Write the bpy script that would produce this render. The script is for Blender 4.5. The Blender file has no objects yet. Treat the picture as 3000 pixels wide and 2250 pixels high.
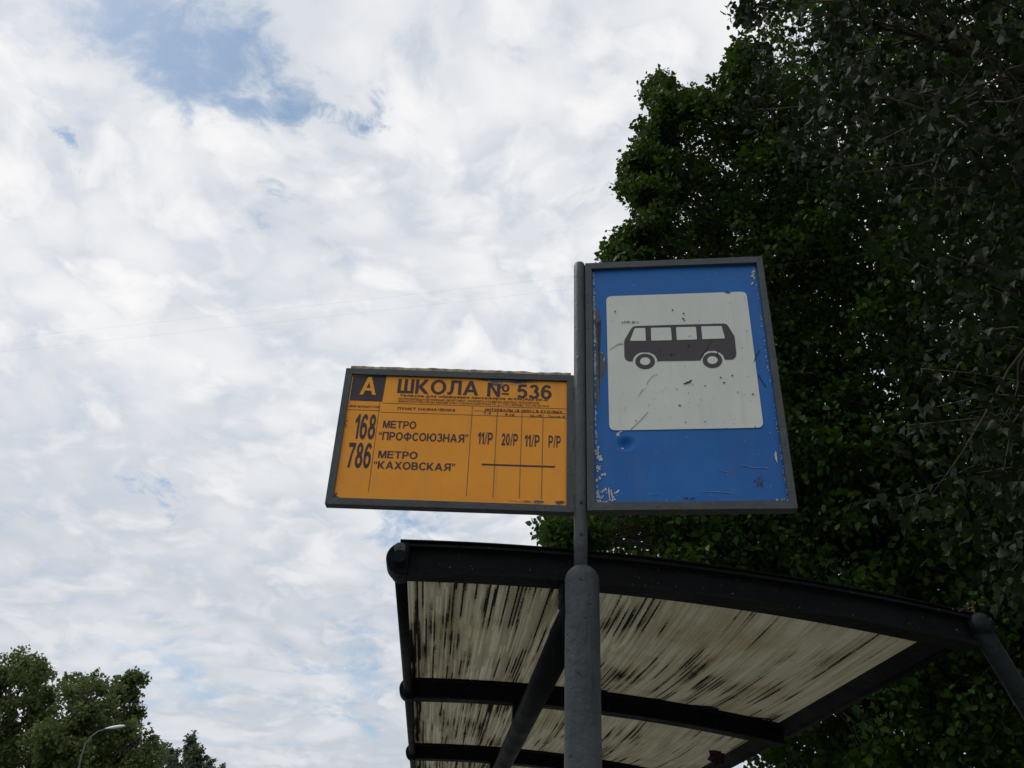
import bpy, bmesh, math
import numpy as np
from mathutils import Matrix, Vector

sc = bpy.context.scene
COL = sc.collection
rng = np.random.default_rng(7)

# ------------------------------------------------------------------ camera
F_PX, PITCH, ROLL = 2619.66, 0.55101, 0.04249      # focal length in photo pixels (3000 wide)
CAM = np.array([0.0, 0.0, 1.6])
cp, sp_, cr, sr = math.cos(PITCH), math.sin(PITCH), math.cos(ROLL), math.sin(ROLL)
_r, _u, FWD = np.array([1, 0, 0.]), np.array([0, -sp_, cp]), np.array([0, cp, sp_])
RIGHT, UP = cr * _r + sr * _u, -sr * _r + cr * _u
cam_data = bpy.data.cameras.new('camera')
cam = bpy.data.objects.new('camera', cam_data)
COL.objects.link(cam)
cam_data.sensor_width = 36.0
cam_data.lens = F_PX * 36.0 / 3000.0
cam_data.clip_start, cam_data.clip_end = 0.05, 3000
cam.matrix_world = Matrix((
    (RIGHT[0], UP[0], -FWD[0], CAM[0]), (RIGHT[1], UP[1], -FWD[1], CAM[1]),
    (RIGHT[2], UP[2], -FWD[2], CAM[2]), (0, 0, 0, 1)))
sc.camera = cam

def ray(x, y):
    """direction through photo pixel (3000 x 2250)"""
    return (x - 1500) / F_PX * RIGHT - (y - 1125) / F_PX * UP + FWD
K = 3000 / 2212.0                                   # the enlarged view I measured on is 2212 wide
def at_depth(x, y, d):
    """point seen at view pixel (2212 wide) at horizontal distance d"""
    q = ray(x * K, y * K)
    return CAM + q * (d / math.hypot(q[0], q[1]))
def project(P):
    d = (P - CAM) @ FWD
    return np.stack([(1500 + F_PX * ((P - CAM) @ RIGHT) / d) / K, (1125 - F_PX * ((P - CAM) @ UP) / d) / K], -1), d

# ------------------------------------------------------------------ light
SUN_EL, SUN_AZ = 52.0, -75.0                        # degrees; azimuth from +Y towards +X
sd = Vector((math.sin(math.radians(SUN_AZ)) * math.cos(math.radians(SUN_EL)),
             math.cos(math.radians(SUN_AZ)) * math.cos(math.radians(SUN_EL)), math.sin(math.radians(SUN_EL))))
sun_data = bpy.data.lights.new('sun', 'SUN')
sun_data.energy, sun_data.angle, sun_data.color = 1.5, math.radians(14), (1.0, 0.96, 0.9)
sun = bpy.data.objects.new('sun', sun_data)
sun.rotation_euler = sd.to_track_quat('Z', 'Y').to_euler()
COL.objects.link(sun)

world = bpy.data.worlds.new('World')
sc.world = world
world.use_nodes = True
class NT:
    """small node-tree writer"""
    def __init__(s, nt):
        s.nt = nt
    def n(s, t, **kw):
        nd = s.nt.nodes.new(t)
        for k, v in kw.items():
            if k.startswith('i_'):
                nd.inputs[k[2:].replace('_', ' ')].default_value = v
            else:
                setattr(nd, k, v)
        return nd
    def l(s, a, b):
        s.nt.links.new(a, b)
    def put(s, sock, v):
        if isinstance(v, bpy.types.NodeSocket):
            s.l(v, sock)
        elif v is not None:
            sock.default_value = v
    def m(s, op, a, b=None, c=None, clamp=False):
        nd = s.n('ShaderNodeMath', operation=op, use_clamp=clamp)
        for i, v in enumerate((a, b, c)):
            s.put(nd.inputs[i], v)
        return nd.outputs[0]
    def vm(s, op, a, b=None, scale=None):
        nd = s.n('ShaderNodeVectorMath', operation=op)
        s.put(nd.inputs[0], a)
        s.put(nd.inputs[1], b)
        if scale is not None:
            s.put(nd.inputs['Scale'], scale)
        return nd.outputs['Value' if op in ('DOT_PRODUCT', 'LENGTH') else 'Vector']
    def ramp(s, v, lo, hi, a=0.0, b=1.0, smooth=True):
        nd = s.n('ShaderNodeMapRange', interpolation_type='SMOOTHSTEP' if smooth else 'LINEAR')
        s.put(nd.inputs['Value'], v)
        for k, x in zip(('From Min', 'From Max', 'To Min', 'To Max'), (lo, hi, a, b)):
            s.put(nd.inputs[k], x)
        return nd.outputs['Result']
    def mix(s, f, a, b):
        nd = s.n('ShaderNodeMix', data_type='RGBA')
        s.put(nd.inputs['Factor'], f)
        for k, v in ((6, a), (7, b)):
            s.put(nd.inputs[k], (*v, 1) if isinstance(v, tuple) and len(v) == 3 else v)
        return nd.outputs[2]
    def noise(s, vec, scale, detail=4.0, rough=0.55, dist=0.0, dims='3D', col=False):
        nd = s.n('ShaderNodeTexNoise', noise_dimensions=dims)
        if vec is not None:
            s.l(vec, nd.inputs['Vector'])
        for k, v in (('Scale', scale), ('Detail', detail), ('Roughness', rough), ('Distortion', dist)):
            nd.inputs[k].default_value = v
        return nd.outputs['Color' if col else 'Fac']
    def xyz(s, v):
        nd = s.n('ShaderNodeSeparateXYZ')
        s.l(v, nd.inputs[0])
        return nd.outputs
    def comb(s, x, y, z=0.0):
        nd = s.n('ShaderNodeCombineXYZ')
        for i, v in enumerate((x, y, z)):
            s.put(nd.inputs[i], v)
        return nd.outputs[0]

def build_world():
    nt = world.node_tree
    nt.nodes.clear()
    w = NT(nt)
    sky = w.n('ShaderNodeTexSky', sky_type='NISHITA')
    sky.sun_disc = False
    sky.sun_elevation, sky.sun_rotation = math.radians(SUN_EL), math.radians(SUN_AZ)
    d = w.n('ShaderNodeTexCoord').outputs['Generated']
    x, y, z = w.xyz(d)
    zz = w.m('ADD', w.m('MAXIMUM', z, 0.0), 0.22)
    flat = w.comb(w.m('DIVIDE', x, zz), w.m('DIVIDE', y, zz), 0.0)          # the cloud sheet overhead
    wv = w.vm('SUBTRACT', w.noise(flat, 3.0, 4, 0.5, col=True), (0.5, 0.5, 0.5))
    warp = w.vm('ADD', flat, w.vm('SCALE', wv, scale=0.22))
    def billow(scale, detail):                      # rounded puffs with creases between them
        return w.m('ABSOLUTE', w.m('MULTIPLY', w.m('SUBTRACT', w.noise(warp, scale, detail, 0.5), 0.5), 4.2))
    b1, b2 = billow(3.3, 5), billow(8.5, 6)
    big = w.noise(flat, 1.15, 5, 0.5, 0.2)
    fine = w.noise(warp, 17.0, 6, 0.6)
    puff = w.m('ADD', w.m('MULTIPLY', b1, 0.55), w.m('ADD', w.m('MULTIPLY', b2, 0.30), w.m('MULTIPLY', w.m('SUBTRACT', fine, 0.5), 0.62)))
    wob = w.vm('SUBTRACT', w.noise(warp, 6.5, 7, 0.66, col=True), (0.5, 0.5, 0.5))
    dw = w.vm('ADD', d, w.vm('SCALE', wob, scale=0.24))
    hole = w.ramp(big, 0.40, 0.30)
    gaps = [(250, 40, 100, .7), (380, 105, 105, .85), (520, 150, 90, .85), (615, 205, 75, .85), (690, 235, 50, .85), (765, 275, 52, .8),
            (112, 270, 38, .75), (320, 1100, 32, .5), (880, 1130, 75, .55), (745, 1430, 110, .5), (360, 1470, 120, .42),
            (1312, 340, 30, .8), (560, 410, 34, .45), (1180, 70, 50, .35), (50, 60, 110, .4), (860, 60, 80, .35), (480, 30, 110, .5), (700, 560, 60, .25), (200, 900, 90, .2)]
    for gx, gy, gr, amt in gaps:
        g = ray(gx * K, gy * K)
        g = g / np.linalg.norm(g)
        dist = w.vm('LENGTH', w.vm('SUBTRACT', dw, tuple(float(v) for v in g)))
        r = 1.15 * gr * K / F_PX
        hole = w.m('SMOOTH_MAX', hole, w.m('MULTIPLY', w.ramp(dist, r * 1.7, 0.0), amt), 0.25)
    hole = w.m('SUBTRACT', w.m('MULTIPLY', hole, 1.25), w.m('ADD', w.m('MULTIPLY', puff, 0.62), w.m('MULTIPLY', w.ramp(w.noise(warp, 11.0, 7, 0.62), 0.42, 0.66), 0.30)), clamp=True)
    hole = w.ramp(hole, -0.04, 0.85, 0.0, 0.95)
    shade = w.m('ADD', w.m('MULTIPLY', puff, 0.62), w.m('MULTIPLY', big, 0.95))
    shade = w.ramp(shade, 0.42, 0.84)
    low = w.ramp(z, 0.16, 0.56)
    cloud_lo = w.mix(low, (0.56, 0.60, 0.66), (0.71, 0.74, 0.79))
    cloud_hi = w.mix(low, (0.74, 0.76, 0.80), (0.955, 0.95, 0.955))
    cloud = w.mix(shade, cloud_lo, cloud_hi)
    skyc = w.vm('SCALE', sky.outputs[0], scale=0.10)
    skyc = w.vm('ADD', skyc, (0.05, 0.105, 0.140))
    out = w.mix(hole, cloud, skyc)
    bg = w.n('ShaderNodeBackground')
    w.l(out, bg.inputs[0])
    bg.inputs[1].default_value = 1.0
    w.l(bg.outputs[0], w.n('ShaderNodeOutputWorld').inputs[0])
build_world()
world.cycles.sampling_method, world.cycles.sample_map_resolution = 'MANUAL', 256
vs = sc.view_settings
sc.display_settings.display_device = 'sRGB'
vs.view_transform, vs.look, vs.exposure, vs.gamma = 'Standard', 'None', 0.0, 1.0
vs.use_curve_mapping = False
sc.cycles.max_bounces, sc.cycles.diffuse_bounces, sc.cycles.glossy_bounces, sc.cycles.transmission_bounces = 4, 2, 2, 4

# ------------------------------------------------------------------ materials
MATS = {}
def principled(name):
    m = bpy.data.materials.new(name)
    m.use_nodes = True
    w = NT(m.node_tree)
    b = m.node_tree.nodes['Principled BSDF']
    MATS[name] = m
    return m, w, b
def plain(name, col, rough=0.6, var=0.25, scale=8.0, bump=0.0, bscale=60.0, spec=0.4, metallic=0.0):
    """one colour, broken up by noise, with optional fine relief"""
    m, w, b = principled(name)
    o = w.n('ShaderNodeTexCoord').outputs['Object']
    f = w.noise(o, scale, 6, 0.6)
    c = w.mix(w.ramp(f, 0.3, 0.7), tuple(x * (1 - var) for x in col), tuple(min(1, x * (1 + var)) for x in col))
    w.l(c, b.inputs['Base Color'])
    b.inputs['Roughness'].default_value = rough
    b.inputs['Specular IOR Level'].default_value = spec
    b.inputs['Metallic'].default_value = metallic
    if bump:
        bn = w.n('ShaderNodeBump')
        bn.inputs['Strength'].default_value = bump
        bn.inputs['Distance'].default_value = 0.004
        w.l(w.noise(o, bscale, 5, 0.6), bn.inputs['Height'])
        w.l(bn.outputs[0], b.inputs['Normal'])
    return m

def steel_paint(name, col, lumps=1.0, spec=0.35):
    """thick brushed-on grey paint with runs, lumps and chips"""
    m, w, b = principled(name)
    o = w.n('ShaderNodeTexCoord').outputs['Object']
    x, y, z = w.xyz(o)
    runs = w.noise(w.comb(w.m('MULTIPLY', x, 60.0), w.m('MULTIPLY', y, 60.0), w.m('MULTIPLY', z, 7.0)), 1.0, 3, 0.5)
    lump = w.noise(o, 38.0, 5, 0.62)
    crater = w.n('ShaderNodeTexVoronoi', feature='SMOOTH_F1')
    crater.inputs['Scale'].default_value = 26.0
    w.l(o, crater.inputs['Vector'])
    pit = w.ramp(crater.outputs['Distance'], 0.10, 0.18)
    f = w.noise(o, 6.0, 6, 0.65)
    c = w.mix(w.ramp(f, 0.3, 0.7), tuple(v * 0.72 for v in col), tuple(v * 1.25 for v in col))
    c = w.mix(w.ramp(lump, 0.66, 0.74, 0, 0.55), c, tuple(v * 0.45 for v in col))
    c = w.mix(w.ramp(w.noise(o, 110.0, 3, 0.5), 0.69, 0.74, 0, 0.7), c, (0.20, 0.19, 0.17))
    w.l(c, b.inputs['Base Color'])
    w.l(w.ramp(f, 0.3, 0.7, 0.42, 0.62), b.inputs['Roughness'])
    b.inputs['Specular IOR Level'].default_value = spec
    h = w.m('ADD', w.m('MULTIPLY', lump, 0.8), w.m('ADD', w.m('MULTIPLY', runs, 0.7), w.m('MULTIPLY', pit, 0.35)))
    bn = w.n('ShaderNodeBump')
    rustm = w.ramp(w.noise(o, 14.0, 6, 0.7), 0.66, 0.72, 0, 0.75)
    c2 = w.mix(rustm, c, (0.075, 0.05, 0.035))
    w.l(c2, b.inputs['Base Color'])
    bn.inputs['Strength'].default_value = 0.55 * lumps
    bn.inputs['Distance'].default_value = 0.008
    w.l(h, bn.inputs['Height'])
    w.l(bn.outputs[0], b.inputs['Normal'])
    return m
M_STEEL = steel_paint('sign_steel', (0.070, 0.078, 0.083))
M_POST = steel_paint('post_steel', (0.058, 0.067, 0.075), 1.8, 0.28)
M_RIB = steel_paint('rib_steel', (0.0085, 0.0105, 0.0115), 0.9, 0.05)
M_LEG = steel_paint('leg_steel', (0.017, 0.021, 0.023), 1.4, 0.08)

def sign_face(name, col, col2, rough=0.38, fade=0.0):
    """printed film on sheet metal: faded patches, fine scratches, dust"""
    m, w, b = principled(name)
    o = w.n('ShaderNodeTexCoord').outputs['Object']
    x, y, z = w.xyz(o)
    f = w.noise(o, 5.0, 5, 0.6)
    c = w.mix(w.ramp(f, 0.35, 0.7), col, col2)
    c = w.mix(w.ramp(w.noise(o, 1.9, 4, 0.6), 0.42, 0.68, 0, fade), c, tuple(v * 0.72 for v in col))
    g = w.noise(o, 260.0, 2, 0.5)
    c = w.mix(w.ramp(g, 0.70, 0.76, 0, 0.35), c, (0.45, 0.45, 0.43))
    dirt = w.noise(w.comb(w.m('MULTIPLY', x, 30.0), 0.0, w.m('MULTIPLY', z, 3.0)), 1.0, 4, 0.6)
    c = w.mix(w.ramp(dirt, 0.5, 0.85, 0, 0.22), c, (0.16, 0.15, 0.13))
    w.l(c, b.inputs['Base Color'])
    w.l(w.ramp(f, 0.3, 0.7, rough, rough + 0.18), b.inputs['Roughness'])
    b.inputs['Specular IOR Level'].default_value = 0.3
    bn = w.n('ShaderNodeBump')
    bn.inputs['Strength'].default_value = 0.12
    bn.inputs['Distance'].default_value = 0.01
    w.l(w.noise(o, 9.0, 3, 0.5), bn.inputs['Height'])
    w.l(bn.outputs[0], b.inputs['Normal'])
    return m
M_BLUE = sign_face('blue_film', (0.010, 0.125, 0.43), (0.014, 0.160, 0.49), fade=0.4)
M_WHITE = sign_face('white_film', (0.69, 0.71, 0.645), (0.75, 0.77, 0.70))
M_BLACK = sign_face('black_film', (0.055, 0.052, 0.060), (0.075, 0.07, 0.078))
M_ORANGE = sign_face('orange_film', (0.90, 0.335, 0.022), (0.95, 0.38, 0.032))
M_INK = plain('dark_ink', (0.040, 0.026, 0.036), 0.5, 0.25, 30)
M_CHIP = plain('bare_primer', (0.58, 0.57, 0.53), 0.7, 0.2, 60)
M_FLAKE = plain('bare_metal_grey', (0.085, 0.10, 0.12), 0.6, 0.25, 40)
M_SPECK = plain('dark_speck', (0.02, 0.02, 0.02), 0.8, 0.3, 60)
M_WOOD = plain('weathered_board', (0.40, 0.33, 0.22), 0.85, 0.55, 45, 0.5, 90)
M_RUST = plain('rusty_dirt', (0.085, 0.062, 0.045), 0.9, 0.5, 60, 0.6, 80)
M_SCRAP = plain('maroon_scrap', (0.05, 0.012, 0.014), 0.8, 0.4, 40)
M_BARK = plain('bark', (0.05, 0.042, 0.033), 0.9, 0.4, 9, 0.9, 22)
M_TWIG = plain('twig_bark', (0.07, 0.065, 0.045), 0.9, 0.3, 9)
M_LAMP_POST = plain('lamp_post_paint', (0.11, 0.12, 0.115), 0.55, 0.2, 4)
M_LAMP_HEAD = plain('lamp_head_paint', (0.80, 0.81, 0.82), 0.4, 0.1, 4)
M_LENS = plain('lamp_lens', (0.25, 0.25, 0.24), 0.2, 0.1, 4)
M_WIRE = plain('wire_metal', (0.30, 0.30, 0.31), 0.6, 0.1, 2)
M_ASPHALT = plain('asphalt', (0.055, 0.055, 0.057), 0.9, 0.3, 3, 0.5, 120)
M_PAVE = plain('pavement_asphalt', (0.11, 0.108, 0.105), 0.9, 0.25, 3, 0.5, 120)
M_KERB = plain('kerb_concrete', (0.32, 0.31, 0.29), 0.85, 0.25, 6, 0.4, 80)
M_LAWN = plain('lawn', (0.055, 0.085, 0.03), 0.95, 0.35, 2.5, 0.8, 30)

def roof_sheet():
    """twin-wall polycarbonate: channels along the shelter, dirt and algae inside single channels"""
    m, w, b = principled('cloudy_polycarbonate')
    m.node_tree.nodes.remove(b)
    o = w.n('ShaderNodeTexCoord').outputs['Object']
    x, y, z = w.xyz(o)
    PER = 0.0066
    ch = w.m('FLOOR', w.m('DIVIDE', x, PER))
    fr = w.m('FRACT', w.m('DIVIDE', x, PER))
    wn = w.n('ShaderNodeTexWhiteNoise', noise_dimensions='1D')
    w.l(ch, wn.inputs['W'])
    rnd = wn.outputs['Value']
    wn2 = w.n('ShaderNodeTexWhiteNoise', noise_dimensions='1D')
    w.l(w.m('ADD', ch, 71.3), wn2.inputs['W'])
    rnd2 = wn2.outputs['Value']
    # water and dust standing in a channel: on or off along y, its own for each channel; strongest at the street side
    street = w.ramp(x, -0.1, 0.75, 1.0, 0.40)
    a = w.noise(w.comb(w.m('MULTIPLY', ch, 7.13), w.m('MULTIPLY', y, 1.0)), 1.0, 0.0, 0.4, dims='2D')
    run = w.m('MULTIPLY', w.ramp(w.m('ADD', a, w.m('MULTIPLY', rnd, 0.22)), 0.60, 0.604), street)
    tone = w.mix(run, (0.46, 0.45, 0.375), (0.63, 0.635, 0.55))
    tone = w.mix(w.m('MULTIPLY', rnd2, w.m('MULTIPLY', street, 0.45)), tone, (0.33, 0.305, 0.235))
    # black mould sits in single channels, in groups, ragged at its edges
    jit = w.m('MULTIPLY', w.m('SUBTRACT', w.noise(o, 140.0, 2, 0.6), 0.5), 0.010)
    ch2 = w.m('FLOOR', w.m('DIVIDE', w.m('ADD', x, jit), PER))
    area = w.noise(w.comb(w.m('MULTIPLY', x, 4.0), w.m('MULTIPLY', y, 1.2)), 1.0, 3, 0.6, dims='2D')
    s = w.noise(w.comb(w.m('MULTIPLY', ch2, 0.83), w.m('MULTIPLY', y, 1.0)), 1.0, 2.5, 0.5, dims='2D')
    edge = w.ramp(x, -0.53, -0.455, 0.19, 0.0)
    left = w.ramp(x, 0.0, 0.5, 0.075, 0.015)
    wn3 = w.n('ShaderNodeTexWhiteNoise', noise_dimensions='1D')
    w.l(w.m('ADD', ch2, 17.7), wn3.inputs['W'])
    sel = w.ramp(wn3.outputs['Value'], 0.3, 1.0, -0.10, 0.075, smooth=False)
    val = w.m('ADD', w.m('ADD', s, w.m('MULTIPLY', w.m('SUBTRACT', area, 0.5), 0.62)), w.m('ADD', edge, w.m('ADD', left, sel)))
    val = w.m('ADD', val, w.m('MULTIPLY', w.m('SUBTRACT', w.noise(o, 90.0, 4, 0.7), 0.5), 0.24))
    mould = w.ramp(val, 0.682, 0.715)
    halo = w.ramp(val, 0.54, 0.70, 0.0, 0.62)
    brown = w.ramp(w.noise(o, 2.6, 6, 0.65), 0.50, 0.75, 0, 0.5)
    c = w.mix(brown, tone, (0.36, 0.285, 0.175))
    c = w.mix(halo, c, (0.19, 0.135, 0.08))
    c = w.mix(w.ramp(w.noise(o, 95.0, 4, 0.65), 0.66, 0.70, 0, 0.8), c, (0.06, 0.05, 0.035))
    c = w.mix(mould, c, (0.010, 0.008, 0.007))
    wall = w.ramp(w.m('ABSOLUTE', w.m('SUBTRACT', fr, 0.5)), 0.36, 0.49, 0.0, 0.5)
    c = w.mix(wall, c, (0.22, 0.20, 0.15))
    bn = w.n('ShaderNodeBump')
    bn.inputs['Strength'].default_value = 0.35
    bn.inputs['Distance'].default_value = 0.002
    w.l(w.m('ADD', w.m('ABSOLUTE', w.m('SUBTRACT', fr, 0.5)), w.m('MULTIPLY', w.noise(o, 30.0, 3, 0.5), 0.5)), bn.inputs['Height'])
    df, tr = w.n('ShaderNodeBsdfDiffuse'), w.n('ShaderNodeBsdfTranslucent')
    gl = w.n('ShaderNodeBsdfGlossy')
    gl.inputs['Roughness'].default_value = 0.35
    for nd in (df, tr):
        w.l(c, nd.inputs['Color'])
    for nd in (df, tr, gl):
        w.l(bn.outputs[0], nd.inputs['Normal'])
    mx, mg = w.n('ShaderNodeMixShader'), w.n('ShaderNodeMixShader')
    mx.inputs[0].default_value = 0.72
    w.l(df.outputs[0], mx.inputs[1])
    w.l(tr.outputs[0], mx.inputs[2])
    mg.inputs[0].default_value = 0.03
    w.l(mx.outputs[0], mg.inputs[1])
    w.l(gl.outputs[0], mg.inputs[2])
    w.l(mg.outputs[0], m.node_tree.nodes['Material Output'].inputs[0])
    return m
M_ROOF = roof_sheet()

def leaf_mat(name, cols, pale=None, pale_amt=0.0, trans=0.35, rough=0.45, spec=0.35):
    """leaf with its own tint for each leaf, lit through from behind"""
    m, w, b = principled(name)
    r = w.n('ShaderNodeNewGeometry').outputs['Random Per Island']
    wn = w.n('ShaderNodeTexWhiteNoise', noise_dimensions='1D')
    w.l(w.m('MULTIPLY', r, 913.7), wn.inputs['W'])
    c = w.mix(r, cols[0], cols[1])
    c = w.mix(w.ramp(wn.outputs['Value'], 0.8, 1.0, 0, 0.7), c, cols[2])
    if pale:
        c = w.mix(w.ramp(wn.outputs['Value'], 1 - pale_amt, 1 - pale_amt + 0.02), c, pale)
    w.l(c, b.inputs['Base Color'])
    b.inputs['Roughness'].default_value = rough
    b.inputs['Specular IOR Level'].default_value = spec
    t = w.n('ShaderNodeBsdfTranslucent')
    w.l(w.mix(0.5, c, cols[2]), t.inputs[0])
    mx = w.n('ShaderNodeMixShader')
    mx.inputs[0].default_value = trans
    w.l(b.outputs[0], mx.inputs[1])
    w.l(t.outputs[0], mx.inputs[2])
    w.l(mx.outputs[0], m.node_tree.nodes['Material Output'].inputs[0])
    return m
M_LEAF = leaf_mat('linden_leaf', ((0.013, 0.034, 0.006), (0.030, 0.066, 0.009), (0.085, 0.145, 0.014)), spec=0.12, rough=0.5, trans=0.3)
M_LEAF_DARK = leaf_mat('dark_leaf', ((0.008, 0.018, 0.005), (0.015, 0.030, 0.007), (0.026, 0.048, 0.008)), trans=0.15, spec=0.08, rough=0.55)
M_POPLAR = leaf_mat('poplar_leaf', ((0.010, 0.018, 0.008), (0.018, 0.028, 0.013), (0.030, 0.060, 0.010)), (0.048, 0.062, 0.044), 0.12, 0.18, 0.5, 0.08)
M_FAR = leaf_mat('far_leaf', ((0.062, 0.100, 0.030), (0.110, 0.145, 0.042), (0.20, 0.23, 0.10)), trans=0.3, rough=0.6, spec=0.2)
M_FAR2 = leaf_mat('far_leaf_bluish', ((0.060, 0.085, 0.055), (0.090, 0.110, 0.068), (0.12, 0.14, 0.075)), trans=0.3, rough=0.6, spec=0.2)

# ------------------------------------------------------------------ object helpers
def link(o, parent=None):
    COL.objects.link(o)
    if parent is not None:
        o.parent = parent
    return o
def obj(name, me, mat=None, parent=None):
    o = bpy.data.objects.new(name, me)
    if mat is not None and not me.materials:
        me.materials.append(mat)
    return link(o, parent)
def tag(o, label=None, cat=None, group=None, kind=None):
    for k, v in (('label', label), ('category', cat), ('group', group), ('kind', kind)):
        if v:
            o[k] = v
    return o
def thing(name, label, cat, loc=(0, 0, 0), rz=0.0, group=None):
    e = bpy.data.objects.new(name, None)
    e.empty_display_size = 0.2
    e.location = loc
    e.rotation_euler = (0, 0, rz)
    link(e)
    return tag(e, label, cat, group)
def mesh_from(name, verts, faces, smooth=False):
    me = bpy.data.meshes.new(name)
    me.from_pydata([tuple(map(float, v)) for v in verts], [], [tuple(f) for f in faces])
    me.update()
    if smooth:
        me.shade_smooth()
    return me
def bm_mesh(name, bm, smooth=False):
    bmesh.ops.recalc_face_normals(bm, faces=bm.faces)
    me = bpy.data.meshes.new(name)
    bm.to_mesh(me)
    bm.free()
    if smooth:
        me.shade_smooth()
    return me
def box_mesh(name, x0, x1, y0, y1, z0, z1, bev=0.0):
    bm = bmesh.new()
    bmesh.ops.create_cube(bm, size=1.0)
    for v in bm.verts:
        v.co = Vector(((x0 + x1) / 2 + v.co.x * (x1 - x0), (y0 + y1) / 2 + v.co.y * (y1 - y0), (z0 + z1) / 2 + v.co.z * (z1 - z0)))
    if bev:
        bmesh.ops.bevel(bm, geom=bm.edges[:], offset=bev, segments=2, affect='EDGES', profile=0.6)
    return bm_mesh(name, bm)
def prism_mesh(name, pts, y0, y1, bev=0.0):
    """polygon in x,z between two y values"""
    bm = bmesh.new()
    a = [bm.verts.new((x, y0, z)) for x, z in pts]
    b = [bm.verts.new((x, y1, z)) for x, z in pts]
    n = len(pts)
    bm.faces.new(a)
    bm.faces.new(b[::-1])
    for i in range(n):
        bm.faces.new((a[i], b[i], b[(i + 1) % n], a[(i + 1) % n]))
    bmesh.ops.recalc_face_normals(bm, faces=bm.faces)
    if bev:
        bmesh.ops.bevel(bm, geom=bm.edges[:], offset=bev, segments=2, affect='EDGES', profile=0.6)
    return bm_mesh(name, bm)
def tube_data(path, radii, seg=16, caps=True):
    path = [np.array(p, float) for p in path]
    if np.isscalar(radii):
        radii = [radii] * len(path)
    V, Fc = [], []
    prev = None
    for i, p in enumerate(path):
        t = path[min(i + 1, len(path) - 1)] - path[max(i - 1, 0)]
        t = t / (np.linalg.norm(t) + 1e-9)
        if prev is None:
            ref = np.array([1, 0, 0.]) if abs(t[0]) < 0.9 else np.array([0, 1, 0.])
            n = np.cross(t, ref)
        else:
            n = prev - t * (prev @ t)
        n = n / (np.linalg.norm(n) + 1e-9)
        prev = n
        bvec = np.cross(t, n)
        for k in range(seg):
            a = 2 * math.pi * k / seg
            V.append(p + radii[i] * (math.cos(a) * n + math.sin(a) * bvec))
    for i in range(len(path) - 1):
        for k in range(seg):
            a, b = i * seg + k, i * seg + (k + 1) % seg
            Fc.append((a, b, b + seg, a + seg))
    if caps:
        Fc.append(tuple(range(seg))[::-1])
        Fc.append(tuple(range((len(path) - 1) * seg, len(path) * seg)))
    return V, Fc
def tube_mesh(name, path, radii, seg=16, caps=True, smooth=True):
    V, Fc = tube_data(path, radii, seg, caps)
    me = mesh_from(name, V, Fc)
    if smooth:
        for p in me.polygons:
            p.use_smooth = len(p.vertices) == 4
    return me
def join_data(parts):
    V, Fc, n = [], [], 0
    for v, f in parts:
        V += list(v)
        Fc += [tuple(i + n for i in q) for q in f]
        n += len(v)
    return V, Fc

# ------------------------------------------------------------------ the setting
PX, PY = 0.23502, 2.62931                           # foot of the sign pole
SH_ROT = math.radians(3.537)                        # shelter axis, a little left of straight ahead
def struct(name, me, mat, label=None):
    return tag(obj(name, me, mat), label, None, None, 'structure')
ca, sa = math.cos(SH_ROT), math.sin(SH_ROT)
def sh(s, d, z):
    return (PX + s * ca - d * sa, PY + s * sa + d * ca, z)
def strip(name, s0, s1, d0, d1, z):
    return mesh_from(name, [sh(s0, d0, z), sh(s1, d0, z), sh(s1, d1, z), sh(s0, d1, z)], [(0, 1, 2, 3)])
struct('ground', mesh_from('ground', [(-900, -900, -0.13), (900, -900, -0.13), (900, 900, -0.13), (-900, 900, -0.13)], [(0, 1, 2, 3)]), M_LAWN)
struct('road', strip('road', -13.5, -1.75, -300, 300, -0.12), M_ASPHALT)
pv = bmesh.new()
for i in range(8):
    pv.verts.new(sh(*[(-1.6, 3.4)[i & 1], (-200, 200)[i >> 1 & 1], (-0.125, 0.0)[i >> 2 & 1]]))
bmesh.ops.convex_hull(pv, input=pv.verts)
struct('pavement', bm_mesh('pavement', pv), M_PAVE)
kb = bmesh.new()
for i in range(8):
    kb.verts.new(sh(*[(-1.75, -1.603)[i & 1], (-200, 200)[i >> 1 & 1], (-0.125, 0.012)[i >> 2 & 1]]))
bmesh.ops.convex_hull(kb, input=kb.verts)
struct('kerb', bm_mesh('kerb', kb), M_KERB)
for s0 in (-7.7,):
    V, Fc = [], []
    for k in range(-30, 31):
        n = len(V)
        V += [sh(s0, k * 6, -0.116), sh(s0 + 0.12, k * 6, -0.116), sh(s0 + 0.12, k * 6 + 3, -0.116), sh(s0, k * 6 + 3, -0.116)]
        Fc.append((n, n + 1, n + 2, n + 3))
    struct('lane_marking', mesh_from('lane_marking', V, Fc), M_WHITE)

# ------------------------------------------------------------------ bus shelter
shelter = thing('bus_shelter', 'open bus shelter with curved cloudy plastic roof on dark steel ribs behind the sign pole',
                'bus shelter', (PX, PY, 0), SH_ROT)
def ztop(s):
    return 2.647 - 0.0583 * (s + 0.2) ** 2
S_L, S_R = -0.553, 1.285
RIB_D = [0.08, 1.84, 3.62, 5.40]
def arc_strip(name, s0, s1, dz0, dz1, y0, y1, n=36):
    """bar following the roof arc, from ztop+dz0 to ztop+dz1, between two depths"""
    V, Fc = [], []
    for i in range(n + 1):
        s = s0 + (s1 - s0) * i / n
        for y, dz in ((y0, dz0), (y1, dz0), (y1, dz1), (y0, dz1)):
            V.append((s, y, ztop(s) + dz))
    for i in range(n):
        for k in range(4):
            a, b = i * 4 + k, i * 4 + (k + 1) % 4
            Fc.append((a, b, b + 4, a + 4))
    Fc += [(3, 2, 1, 0), tuple(n * 4 + k for k in range(4))]
    bm = bmesh.new()
    vs_ = [bm.verts.new(v) for v in V]
    for f in Fc:
        bm.faces.new([vs_[i] for i in f])
    return bm_mesh(name, bm)
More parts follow.
